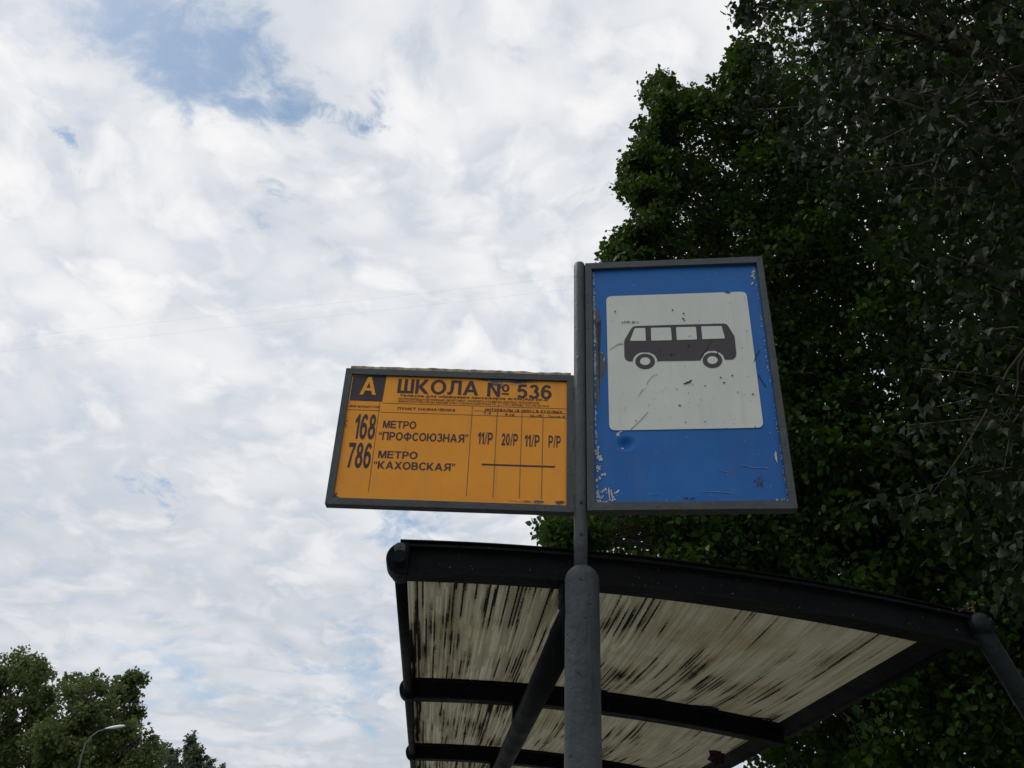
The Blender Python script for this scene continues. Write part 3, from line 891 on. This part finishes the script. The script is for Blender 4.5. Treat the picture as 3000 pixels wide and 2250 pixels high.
def glyph(ch, bold):
    if bold == 'B':
        return bold_glyph(ch)
    key = (ch, bold)
    if key in _g:
        return _g[key]
    if ch == 'Я':
        V, Fc = glyph('R', bold)
        V = V.copy()
        V[:, 0] = V[:, 0].max() + V[:, 0].min() - V[:, 0]
        Fc = [f[::-1] for f in Fc]
    elif ch == 'Ф':
        V, Fc = glyph('O', bold)
        V = V.copy()
        zc = V[:, 1].mean()
        V[:, 1] = zc + (V[:, 1] - zc) * 0.78
        cx_ = (V[:, 0].max() + V[:, 0].min()) / 2
        h, top, bot = 0.045 + bold, V[:, 1].max() + 0.10, V[:, 1].min() - 0.10
        n_ = len(V)
        t = V[:, 2].max() + 0.004
        V = np.vstack([V, [(cx_ - h, bot, t), (cx_ + h, bot, t), (cx_ + h, top, t), (cx_ - h, top, t)]])
        Fc = list(Fc) + [(n_, n_ + 1, n_ + 2, n_ + 3)]
    else:
        V, Fc = raw_glyph(LAT.get(ch, ch), bold)
    _g[key] = (V, Fc)
    return V, Fc
def write(text, left, right, base, top, bold=0.03, gap=0.10, shear=0.0, mat=M_INK, parent=None, y=None, kind='lettering'):
    parts, x = [], 0.0
    cap = 0.72
    for ch in text:
        if ch == ' ':
            x += 0.36
            continue
        V, Fc = glyph(ch, bold)
        if not len(V):
            continue
        V = V.copy()
        V[:, 0] += x - V[:, 0].min()
        x = V[:, 0].max() + gap
        parts.append((V, Fc))
    V, Fc = join_data(parts)
    V = np.array(V)
    hgt = glyph('Н' if any(c in 'ШКМПТРИДНА' for c in text) else '1', bold)[0]
    lo, hi = hgt[:, 1].min(), hgt[:, 1].max()
    u0, u1 = yp(*left)[0], yp(*right)[0]
    v0, v1 = yp(*base)[1], yp(*top)[1]
    xs = (V[:, 0] - V[:, 0].min()) / (V[:, 0].max() - V[:, 0].min())
    zs = (V[:, 1] - lo) / (hi - lo)
    yy = YP - 0.0010 if y is None else y
    zz = (V[:, 2] - V[:, 2].min()) / (np.ptp(V[:, 2]) + 1e-9)
    out = np.stack([u0 + (u1 - u0) * xs + shear * (v1 - v0) * zs, yy - 0.0004 * zz, v0 + (v1 - v0) * zs], -1)
    return obj(kind, mesh_from('lettering', out, Fc), mat, parent or rp)
blk = flat('letter_block', [[yp(*q) for q in ((303, 150), (582, 150), (545, 364), (270, 353))]], YP - 0.0008, M_INK, rp)
write('А', (354, 306), (492, 309), (420, 308), (425, 160), 'B', mat=M_ORANGE, parent=blk, y=YP - 0.0022)
B = 'B'
write('ШКОЛА', (676, 240), (1353, 308), (676, 291), (690, 172), B)
write('№', (1428, 300), (1613, 310), (1430, 321), (1440, 205), B)
write('536', (1682, 280), (1971, 295), (1690, 334), (1700, 220), B)
write('Телефон для обращения пассажиров 8(495)953-00-61', (690, 310), (1940, 360), (692, 320), (696, 300), 0.03, shear=0.25)
write('КОНТРОЛИРУЮЩАЯ ОРГАНИЗАЦИЯ: ДЕПАРТАМЕНТ ТРАНСПОРТА И РАЗВИТИЯ ДОРОЖНО-ТРАНСПОРТНОЙ', (682, 340), (1865, 382), (682, 348), (684, 331), 0.01)
write('ИНФРАСТРУКТУРЫ ГОРОДА МОСКВЫ: 127994, САДОВАЯ-САМОТЕЧНАЯ УЛ., Д. 1, ГСП-4 МОСКВА, ТЕЛ.(495) 957-05-47', (680, 362), (1950, 412), (680, 369), (682, 353), 0.01)
write('№№ МАРШРУТОВ', (270, 402), (522, 410), (400, 415), (402, 398), 0.02)
write('ПУНКТ НАЗНАЧЕНИЯ', (675, 422), (1157, 440), (678, 432), (680, 411), 0.03)
write('ИНТЕРВАЛЫ (В МИН.) В БУД/ВЫХ', (1410, 432), (2062, 455), (1412, 441), (1414, 421), 0.03)
for t, l, r in (('7-9', (1398, 463), (1459, 465)), ('9-16', (1578, 473), (1659, 476)), ('16-19', (1791, 483), (1888, 486)), ('После 19', (1940, 488), (2083, 493))):
    write(t, l, r, (l[0], l[1] + 10), (l[0] + 2, l[1] - 10), 0.012)
write('168', (318, 560), (490, 580), (312, 676), (338, 470), B)
write('786', (268, 730), (452, 820), (255, 918), (280, 709), B)
write('МЕТРО', (552, 558), (832, 566), (552, 585), (560, 523), B)
write('“ПРОФСОЮЗНАЯ”', (517, 640), (1268, 670), (555, 686), (562, 618), B)
write('МЕТРО', (512, 810), (843, 818), (510, 837), (518, 777), B)
write('“КАХОВСКАЯ”', (474, 888), (1158, 905), (515, 928), (524, 865), B)
for t, l, r in (('11/Р', (1352, 670), (1475, 678)), ('20/Р', (1550, 680), (1686, 688)), ('11/Р', (1745, 690), (1870, 697)), ('Р/Р', (1945, 697), (2048, 702))):
    write(t, l, r, (l[0], l[1] + 51), (l[0] + 8, l[1] - 48), B)
def rule(x0, y0, x1, y1, w_, vert=False):
    a, b = yp(x0, y0), yp(x1, y1)
    if vert:
        xm = (a[0] + b[0]) / 2
        pts = [(xm - w_, a[1]), (xm + w_, a[1]), (xm + w_, b[1]), (xm - w_, b[1])]
    else:
        zm = (a[1] + b[1]) / 2
        pts = [(a[0], zm + w_), (b[0], zm + w_), (b[0], zm - w_), (a[0], zm - w_)]
    flat('ruled_line', [pts], YP - 0.0008 - (0.0006 if vert else 0), M_INK, rp, 0.0003)
T = 0.00075
rule(255, 430, 528, 441, T); rule(547, 369, 2106, 432, T); rule(530, 445, 2105, 511, T); rule(1318, 438, 2105, 470, T)
rule(545, 369, 408, 1128, T, True); rule(1319, 405, 1238, 1160, T, True); rule(1527, 452, 1463, 1170, T, True); rule(1735, 460, 1685, 1180, T, True); rule(1912, 470, 1872, 1185, T, True)
rule(1382, 892, 2000, 914, 0.0031)
r2 = np.random.default_rng(31)
tears = [blob(r2, x, y, rx, ry, a, 13, .35) for x, y, rx, ry, a in ((1560, 192, 235, 8, .04), (1420, 183, 60, 9, .05), (1700, 200, 80, 9, 0), (1500, 214, 26, 20, .2), (1545, 222, 10, 26, .1), (1860, 1207, 40, 10, 0), (2040, 1214, 38, 12, 0), (1770, 1203, 30, 5, 0))]
tears += [blob(r2, 140 + 12 * r2.normal(), 1135 + 20 * r2.normal(), 4 + 8 * r2.random(), 4 + 7 * r2.random(), 0, 8) for k in range(12)]
tears += [blob(r2, 242 + 5 * r2.normal(), 550 + 28 * r2.normal(), 2 + 4 * r2.random(), 2 + 5 * r2.random(), 0, 8) for k in range(8)]
tag(flat('torn_film', [[yp(*q) for q in t] for t in tears], YP - 0.0021, M_FLAKE, rp, 0.0003), kind='stuff')
pale = [streak([(1440, 186), (1480, 212), (1700, 222), (1780, 208)], 1.5, 1.5), streak([(1600, 1195), (1760, 1210), (1900, 1222)], 2, 1.5)]
M_TORN = plain('torn_paper', (0.62, 0.42, 0.22), 0.8, 0.2, 50)
for t in pale:
    flat('torn_edge', [[yp(*q) for q in t]], YP - 0.0026, M_TORN, rp, 0.0003)
obj('edge_sliver', box_mesh('edge_sliver', inner[0][0] + 0.0008, inner[0][0] + 0.0032, YP - 0.001, YP - 0.0002, 3.135, Z1 - 0.03), plain('yellow_tape', (0.72, 0.6, 0.25), 0.6, 0.2, 60), rp)

# ------------------------------------------------------------------ trees
def in_poly(px, py, poly):
    ins = np.zeros(len(px), bool)
    n_ = len(poly)
    for i in range(n_):
        x1_, y1_ = poly[i]
        x2_, y2_ = poly[(i + 1) % n_]
        c = ((y1_ > py) != (y2_ > py)) & (px < (x2_ - x1_) * (py - y1_) / (y2_ - y1_ + 1e-9) + x1_)
        ins ^= c
    return ins
def unit(v):
    return v / (np.linalg.norm(v, axis=-1, keepdims=True) + 1e-9)
OVATE = np.array([(0, 0, 0), (-.40, .28, .07), (-.30, .62, .05), (0, 1, -.05), (.30, .62, .05), (.40, .28, .07), (0, .42, -.03)])
OVATE_F = [(0, 6, 1), (1, 6, 2), (2, 6, 3), (3, 6, 4), (4, 6, 5), (5, 6, 0)]
SIMPLE = np.array([(0, 0, 0), (-.42, .42, .06), (0, 1, -.04), (.42, .42, .06)])
SIMPLE_F = [(0, 2, 1), (0, 3, 2)]
LOBED = np.array([(0, 0, 0), (-.20, .04, .05), (-.40, .16, .12), (-.37, .34, .10), (-.42, .50, .15), (-.20, .66, .05), (0, 1, -.12), (.20, .66, .05), (.42, .50, .15), (.37, .34, .10), (.40, .16, .12), (.20, .04, .05), (0, .40, -.02)])
LOBED_F = [(i, 12, (i - 1) % 12) for i in range(12)]
def leaf_frames(r_, pos, size, droop, nbias=None):
    n_ = len(pos)
    t = unit(r_.normal(size=(n_, 3)) + np.array([0, 0, -droop]))
    nrm = r_.normal(size=(n_, 3)) + (np.array([0, 0, 0.7]) if nbias is None else nbias)
    nrm = unit(nrm - t * (nrm * t).sum(1, keepdims=True))
    b = np.cross(t, nrm)
    return t, b, nrm, size
def leaf_mesh(name, pos, fr, shape, faces, mat):
    t, b, nrm, size = fr
    n_, m_ = len(pos), len(shape)
    V = pos[:, None, :] + size[:, None, None] * (shape[None, :, 0:1] * b[:, None, :] + shape[None, :, 1:2] * t[:, None, :] + shape[None, :, 2:3] * nrm[:, None, :])
    Fc = (np.array(faces)[None] + (np.arange(n_) * m_)[:, None, None]).reshape(-1, 3)
    me = bpy.data.meshes.new(name)
    me.vertices.add(n_ * m_)
    me.vertices.foreach_set('co', V.reshape(-1).astype(np.float32))
    me.loops.add(Fc.size)
    me.loops.foreach_set('vertex_index', Fc.reshape(-1).astype(np.int32))
    me.polygons.add(len(Fc))
    me.polygons.foreach_set('loop_start', np.arange(0, Fc.size, 3, dtype=np.int32))
    me.update(calc_edges=True)
    me.materials.append(mat)
    return me
def limb_path(r_, a, b, n_=6, sagv=0.1, wob=0.05):
    a, b = np.array(a, float), np.array(b, float)
    L_ = np.linalg.norm(b - a)
    out = []
    for i in range(n_ + 1):
        t = i / n_
        p = a + (b - a) * t + np.array([0, 0, sagv * L_ * math.sin(math.pi * t)])
        if 0 < i < n_:
            p = p + r_.normal(size=3) * wob * L_ / n_
        out.append(p)
    return out
def plant_tree(name, label, base, height, trunk_r, clusters, crad, per, leaf, shape, faces, mat, seed, group=None,
               droop=0.5, limbs=14, single=0, twig_r=0.006, limb_r=0.07, upfrac=0.25, flatten=0.8):
    """trunk + limbs to groups of leaf clusters + crown; `single` leaves nearest the viewer become parts of their own"""
    r_ = np.random.default_rng(seed)
    base = np.array(base, float)
    t = thing(name, label, 'tree', tuple(base), 0, group)
    cl = np.array(clusters)
    top = base + np.array([0, 0, height])
    cc = cl.mean(0)
    lean = (cc - base) * np.array([0.10, 0.10, 0])
    tp = [base + lean * q + np.array([0.12 * math.sin(3 * q), 0.1 * math.sin(4 * q), height * q]) for q in np.linspace(0, 1, 10)]
    rad = [trunk_r * (1.35 if i == 0 else 1) * (1 - 0.9 * i / 9) + 0.01 for i in range(10)]
    parts = [tube_data([p - base for p in tp], rad, 12)]
    # limbs
    cen = cl[r_.choice(len(cl), min(limbs, len(cl)), replace=False)]
    for _ in range(5):
        lab = ((cl[:, None] - cen[None]) ** 2).sum(-1).argmin(1)
        cen = np.array([cl[lab == k].mean(0) if (lab == k).any() else cen[k] for k in range(len(cen))])
    for k in range(len(cen)):
        reach = math.hypot(*(cen[k] - base)[:2])
        hz = np.clip((cen[k][2] - base[2]) - reach * 0.55, height * upfrac, height * 0.93)
        q = hz / height
        a = base + lean * q + np.array([0.12 * math.sin(3 * q), 0.1 * math.sin(4 * q), hz])
        path = limb_path(r_, a, cen[k], 7, 0.05)
        r0 = min(limb_r, trunk_r * (1 - .8 * q))
        parts.append(tube_data([p - base for p in path], list(np.linspace(r0, 0.02, 8)), 8))
        for p in cl[lab == k]:
            st = path[int(r_.integers(3, 8))]
            tw = limb_path(r_, st, p, 4, 0.04, 0.12)
            parts.append(tube_data([v - base for v in tw], list(np.linspace(twig_r * 1.6, twig_r * 0.4, 5)), 4))
    obj('trunk', mesh_from(name + '_trunk', *join_data(parts), True), M_BARK, t)
    # leaves
    n_ = len(cl) * per
    u = unit(r_.normal(size=(n_, 3))) * (r_.random((n_, 1)) ** 0.45)
    rads = np.repeat(np.asarray(crad) * r_.uniform(0.6, 1.35, len(cl)), per)[:, None]
    pos = np.repeat(cl, per, 0) + u * rads * np.array([1, 1, flatten])
    size = (np.repeat(leaf, per) if np.ndim(leaf) else leaf) * r_.uniform(0.5, 1.3, n_)
    fr = leaf_frames(r_, pos, size, droop, u * 0.9 + np.array([0, 0, 0.55]))
    solo = np.zeros(n_, bool)
    if single:
        pix, dep = project(pos)
        vis = (dep > 0.3) & (pix[:, 0] > 0) & (pix[:, 0] < 2212) & (pix[:, 1] > 0) & (pix[:, 1] < 1659)
        vis &= ~((pix[:, 0] > 1255) & (pix[:, 0] < 1735) & (pix[:, 1] > 550) & (pix[:, 1] < 1110))
        vis &= ~((pix[:, 0] > 830) & (pix[:, 1] > 1170 + np.maximum(0, pix[:, 0] - 1250) * 0.15) & (pix[:, 0] < 2100))
        score = np.where(vis, dep / size, 1e9)
        solo[np.argsort(score)[:single]] = True
    crown = obj('crown', leaf_mesh(name + '_crown', pos[~solo] - base, tuple(v[~solo] for v in fr), shape, faces, mat), None, t)
    tag(crown, kind='stuff' if single else None)
    if single:
        lm = mesh_from(name + '_leaf', shape, faces)
        lm.materials.append(mat)
        tt, bb, nn, ss = fr
        for i in np.where(solo)[0]:
            o = bpy.data.objects.new('leaf', lm)
            M = Matrix(((bb[i][0], tt[i][0], nn[i][0], 0), (bb[i][1], tt[i][1], nn[i][1], 0), (bb[i][2], tt[i][2], nn[i][2], 0), (0, 0, 0, 1)))
            p = pos[i] - base
            o.matrix_local = Matrix.Translation(Vector(p)) @ M @ Matrix.Scale(float(ss[i]), 4)
            link(o, t)
    return t
def fill_poly(r_, poly, n_, d0, d1, grow=0.0):
    """cluster centres spread through the crown that fills this outline, at distances d0..d1"""
    poly = np.array(poly, float)
    lo, hi = poly.min(0), poly.max(0)
    out = []
    while len(out) < n_:
        q = r_.uniform(lo, hi, (n_, 2))
        q = q[in_poly(q[:, 0], q[:, 1], poly)]
        for x, y in q:
            p = at_depth(x, y, r_.uniform(d0, d1))
            if p[2] > 0.6:
                out.append(p)
    return out[:n_]

# A: the linden behind the blue sign
rA = np.random.default_rng(101)
edge = [(1432, 188), (1425, 225), (1452, 222), (1440, 262), (1412, 290), (1405, 330), (1378, 355), (1372, 395), (1395, 425), (1420, 470), (1395, 500), (1360, 520), (1345, 545), (1352, 575),
        (1490, 225), (1530, 230), (1580, 215), (1600, 150), (1600, 110), (1575, 190), (1335, 566), (1375, 545), (1440, 330), (1450, 400), (1212, 1152), (1222, 1135), (1240, 1165), (1208, 1172), (1250, 1140), (1280, 1150)]
clA = []
for x, y in edge:
    for k in range(9):
        clA.append(at_depth(x + rA.normal() * 11, y + rA.normal() * 11, rA.uniform(8.6, 10.4)))
nE = len(clA)
polyA = [(1440, 215), (1500, 225), (1580, 205), (1620, 120), (1700, -250), (2500, -250), (2500, 1750), (1650, 1750), (1500, 1300), (1262, 1190), (1268, 1140), (1330, 1110), (1330, 600), (1375, 560), (1420, 480), (1385, 400), (1420, 320)]
clA += fill_poly(rA, polyA, 1650, 8.6, 12.5)
clA += fill_poly(rA, [(1430, 240), (1500, 235), (1620, 150), (1750, 150), (1850, 560), (1850, 1250), (1300, 1185), (1340, 600), (1400, 520)], 420, 9.5, 12.0)
plant_tree('linden_tree', 'large dark green small-leaved tree whose crown spreads behind the blue sign', (5.6, 10.6, -0.13), 16.0, 0.30, clA, np.r_[np.full(nE, 0.20), np.full(len(clA) - nE, 0.36)], 100, 0.078,
           OVATE, OVATE_F, M_LEAF, 1, limbs=26, single=300, droop=0.5)
# B: a darker tree behind, closing the view under and beside the shelter
rB = np.random.default_rng(202)
polyB = [(1680, -100), (1560, 300), (1500, 560), (1480, 900), (1330, 1130), (1500, 1330), (1700, 1720), (2600, 1800), (2600, -200)]
clB = fill_poly(rB, polyB, 850, 13.2, 17.5)
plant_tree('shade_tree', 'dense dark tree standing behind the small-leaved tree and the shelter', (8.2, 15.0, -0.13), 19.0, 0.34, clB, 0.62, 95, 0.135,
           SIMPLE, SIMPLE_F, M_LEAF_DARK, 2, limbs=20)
# C: the poplar hanging in from the right, with large pale-backed leaves
rC = np.random.default_rng(303)
polyC = [(1640, -60), (1610, 60), (1625, 130), (1600, 250), (1640, 300), (1720, 320), (1790, 420), (1880, 480), (1940, 560), (2080, 640), (2240, 760), (2450, 800), (2450, -200), (1640, -200)]
clC = fill_poly(rC, polyC, 190, 4.0, 6.6)
polyC2 = [(1900, 520), (1960, 900), (1880, 1080), (1990, 1180), (2212, 1300), (2450, 1300), (2450, 700), (2200, 650)]
clC += fill_poly(rC, polyC2, 45, 4.6, 7.0)
clC += [at_depth(1595 + 40 * rC.random(), 15 + 40 * rC.random(), 5.5 + rC.random()) for k in range(6)]
extra = []                                          # unseen crown added overhead and to the right to shade the trees in view
while len(extra) < 480:
    p = np.array((rC.uniform(2.2, 9.5), rC.uniform(-5, 8), rC.uniform(2.5, 12)))
    if ((p - np.array((5.8, 1.5, 7.4))) / np.array((3.7, 6.5, 4.9)) @ ((p - np.array((5.8, 1.5, 7.4))) / np.array((3.7, 6.5, 4.9)))) > 1:
        continue
    (px_, py_), dp = project(p[None])[0][0], project(p[None])[1][0]
    if dp > 0.2 and -140 < px_ < 2350 and -160 < py_ < 1800:
        continue
    extra.append(p)
nC, nX = len(clC), len(extra)
clC += extra
radC, leafC = np.r_[np.full(nC, 0.25), np.full(nX, 0.55)], np.r_[np.full(nC, 0.074), np.full(nX, 0.17)]
plant_tree('poplar_tree', 'tree with large pale-backed lobed leaves hanging in above the blue sign', (5.3, 4.4, -0.13), 10.0, 0.24, clC, radC, 30, leafC,
           LOBED, LOBED_F, M_POPLAR, 3, limbs=22, single=300, droop=1.1, limb_r=0.05, twig_r=0.007)

# far trees across the road
def far_tree(name, label, poly, n_, d, spread, base_px, height, mat, seed, per=52, leaf=0.15, crad=0.32, droop=0.2, must=(), dy=0):
    r_ = np.random.default_rng(seed)
    poly = [(x, y + dy) for x, y in poly]
    seeds = fill_poly(r_, poly, max(6, n_ // 9), d - spread, d + spread)
    cl = [q + r_.normal(size=3) * 0.26 for q in seeds for k in range(9)]          # sprays of clusters
    cl += [at_depth(x, y, d) + r_.normal(size=3) * 0.1 for x, y in must for k in range(3)]
    b = at_depth(base_px, 1600, d)
    return plant_tree(name, label, (b[0], b[1], -0.13), height, 0.26, cl, crad, per, leaf, SIMPLE, SIMPLE_F, mat, seed, droop=droop, limbs=16, limb_r=0.10, twig_r=0.018, flatten=1.1)
far_tree('broadleaf_tree', 'tall olive green tree across the road, highest of the far trees behind the street lamp',
         [(-90, 1405), (0, 1413), (24, 1402), (52, 1410), (62, 1419), (82, 1428), (96, 1432), (100, 1444), (108, 1450), (100, 1462), (96, 1480), (110, 1560), (90, 1720), (-90, 1720)], 620, 44, 2.6, 0, 9.5, M_FAR, 41)
far_tree('broadleaf_tree', 'bushy dark green tree with a loose upright branch, right behind the street lamp head',
         [(108, 1480), (120, 1470), (133, 1463), (152, 1465), (171, 1459), (184, 1458), (190, 1471), (203, 1469), (219, 1470), (224, 1482), (240, 1491), (255, 1486), (254, 1474), (260, 1465), (274, 1461), (285, 1457), (296, 1455), (301, 1458), (305, 1460), (299, 1468), (292, 1484), (296, 1494), (277, 1498), (264, 1509), (282, 1522), (299, 1531), (297, 1548), (285, 1562), (304, 1568), (322, 1589), (338, 1597), (330, 1620), (340, 1720), (60, 1720), (90, 1560)], 700, 40, 2.4, 200, 8.0, M_FAR, 42, crad=0.27, dy=14, must=((266, 1474), (280, 1468), (292, 1464), (302, 1462), (286, 1480), (272, 1488), (296, 1492), (280, 1502), (262, 1486), (284, 1530), (296, 1540), (290, 1552), (258, 1500), (252, 1515), (318, 1596), (330, 1604)))
far_tree('conical_tree', 'small conical grey-green tree far across the road, beyond the bushy trees',
         [(413, 1588), (424, 1595), (434, 1609), (446, 1626), (460, 1640), (476, 1653), (482, 1720), (390, 1720), (401, 1640), (401, 1614), (407, 1596)], 170, 58, 1.2, 425, 8.0, M_FAR2, 43, dy=20, must=((414, 1598), (413, 1608), (420, 1612), (424, 1622), (412, 1624), (430, 1632), (418, 1636), (438, 1642), (426, 1646), (448, 1650), (408, 1640)), per=60, crad=0.28, leaf=0.16)
far_tree('thin_tree', 'thin spiky young tree far across the road beside the conical tree',
         [(356, 1606), (359, 1632), (368, 1628), (371, 1622), (379, 1620), (384, 1630), (390, 1645), (394, 1720), (338, 1720), (347, 1640), (353, 1630)], 90, 55, 1.0, 366, 7.5, M_FAR2, 44, dy=12, must=((357, 1612), (358, 1622), (378, 1626)), per=45, crad=0.26, leaf=0.15)

# ------------------------------------------------------------------ street lamp
LD = 36.0
hp = at_depth(245, 1573, LD)
foot = at_depth(163, 1700, LD)
arm_px = [(170, 1659), (176, 1632), (184, 1608), (196, 1592), (212, 1580), (230, 1574)]
path = [at_depth(x, y, LD) for x, y in arm_px]
base = np.array([at_depth(160, 1720, LD)[0] - 0.05, path[0][1], -0.13])
lamp = thing('street_lamp', 'street lamp with curved arm and pale head in front of the far trees', 'street lamp', tuple(base))
low = [base + (np.array([path[0][0], path[0][1], 0]) - base) * np.array([q, q, 0]) + np.array([0, 0, (path[0][2] + .13) * q]) for q in (0, .4, .8)]
obj('post', tube_mesh('lamp_post', [p - base for p in low + path], [0.07, 0.055, 0.035] + [0.025, 0.024, 0.023, 0.022, 0.022, 0.022], 12), M_LAMP_POST, lamp)
ax = unit((path[-1] - path[-2])[None])[0]
ax = unit(np.array([[ax[0], ax[1], ax[2] * 0.55]]))[0]
c0 = path[-1] - base
hv = [c0 + ax * q for q in (-0.05, 0.02, 0.12, 0.28, 0.45, 0.56, 0.60)]
me = tube_mesh('lamp_head', hv, [0.028, 0.04, 0.062, 0.08, 0.076, 0.05, 0.012], 16)
for v in me.vertices:                               # flatter below than above
    mid = c0[2] + ((np.array(v.co) - c0) @ ax) * ax[2]
    v.co.z = mid + (v.co.z - mid) * (0.8 if v.co.z > mid else 0.35)
head = obj('lamp_head', me, M_LAMP_HEAD, lamp)
hv = [c0 + ax * q + np.array([0, 0, -0.030]) for q in (0.10, 0.17, 0.33, 0.47, 0.53)]
me = tube_mesh('lamp_lens', hv, [0.02, 0.055, 0.075, 0.06, 0.02], 14)
for v in me.vertices:
    mid = c0[2] - 0.030 + ((np.array(v.co) - c0) @ ax) * ax[2]
    v.co.z = mid + (v.co.z - mid) * 0.55
obj('lens', me, M_LENS, head)

# ------------------------------------------------------------------ overhead wires
for (ya, yb), lb in (((993, 809), 'upper of two faint thin wires crossing the cloudy sky'), ((1031, 845), 'lower of two faint thin wires crossing the cloudy sky')):
    H = 8.6 if ya < 1000 else 8.4
    qa, qb = ray(0, ya), ray(1686, yb)
    A, Bp = CAM + qa * ((H - 1.6) / qa[2]), CAM + qb * ((H - 1.6) / qb[2])
    dv = Bp - A
    pts = [A + dv * q + np.array([0, 0, 0.05 * (q - .5) ** 2 - 0.0125]) for q in np.linspace(-2.0, 2.6, 30)]
    w_ = obj('overhead_wire', tube_mesh('overhead_wire', [p - pts[0] for p in pts], 0.0005, 6), M_WIRE)
    w_.location = pts[0]
    tag(w_, lb, 'wire', 'overhead wires')
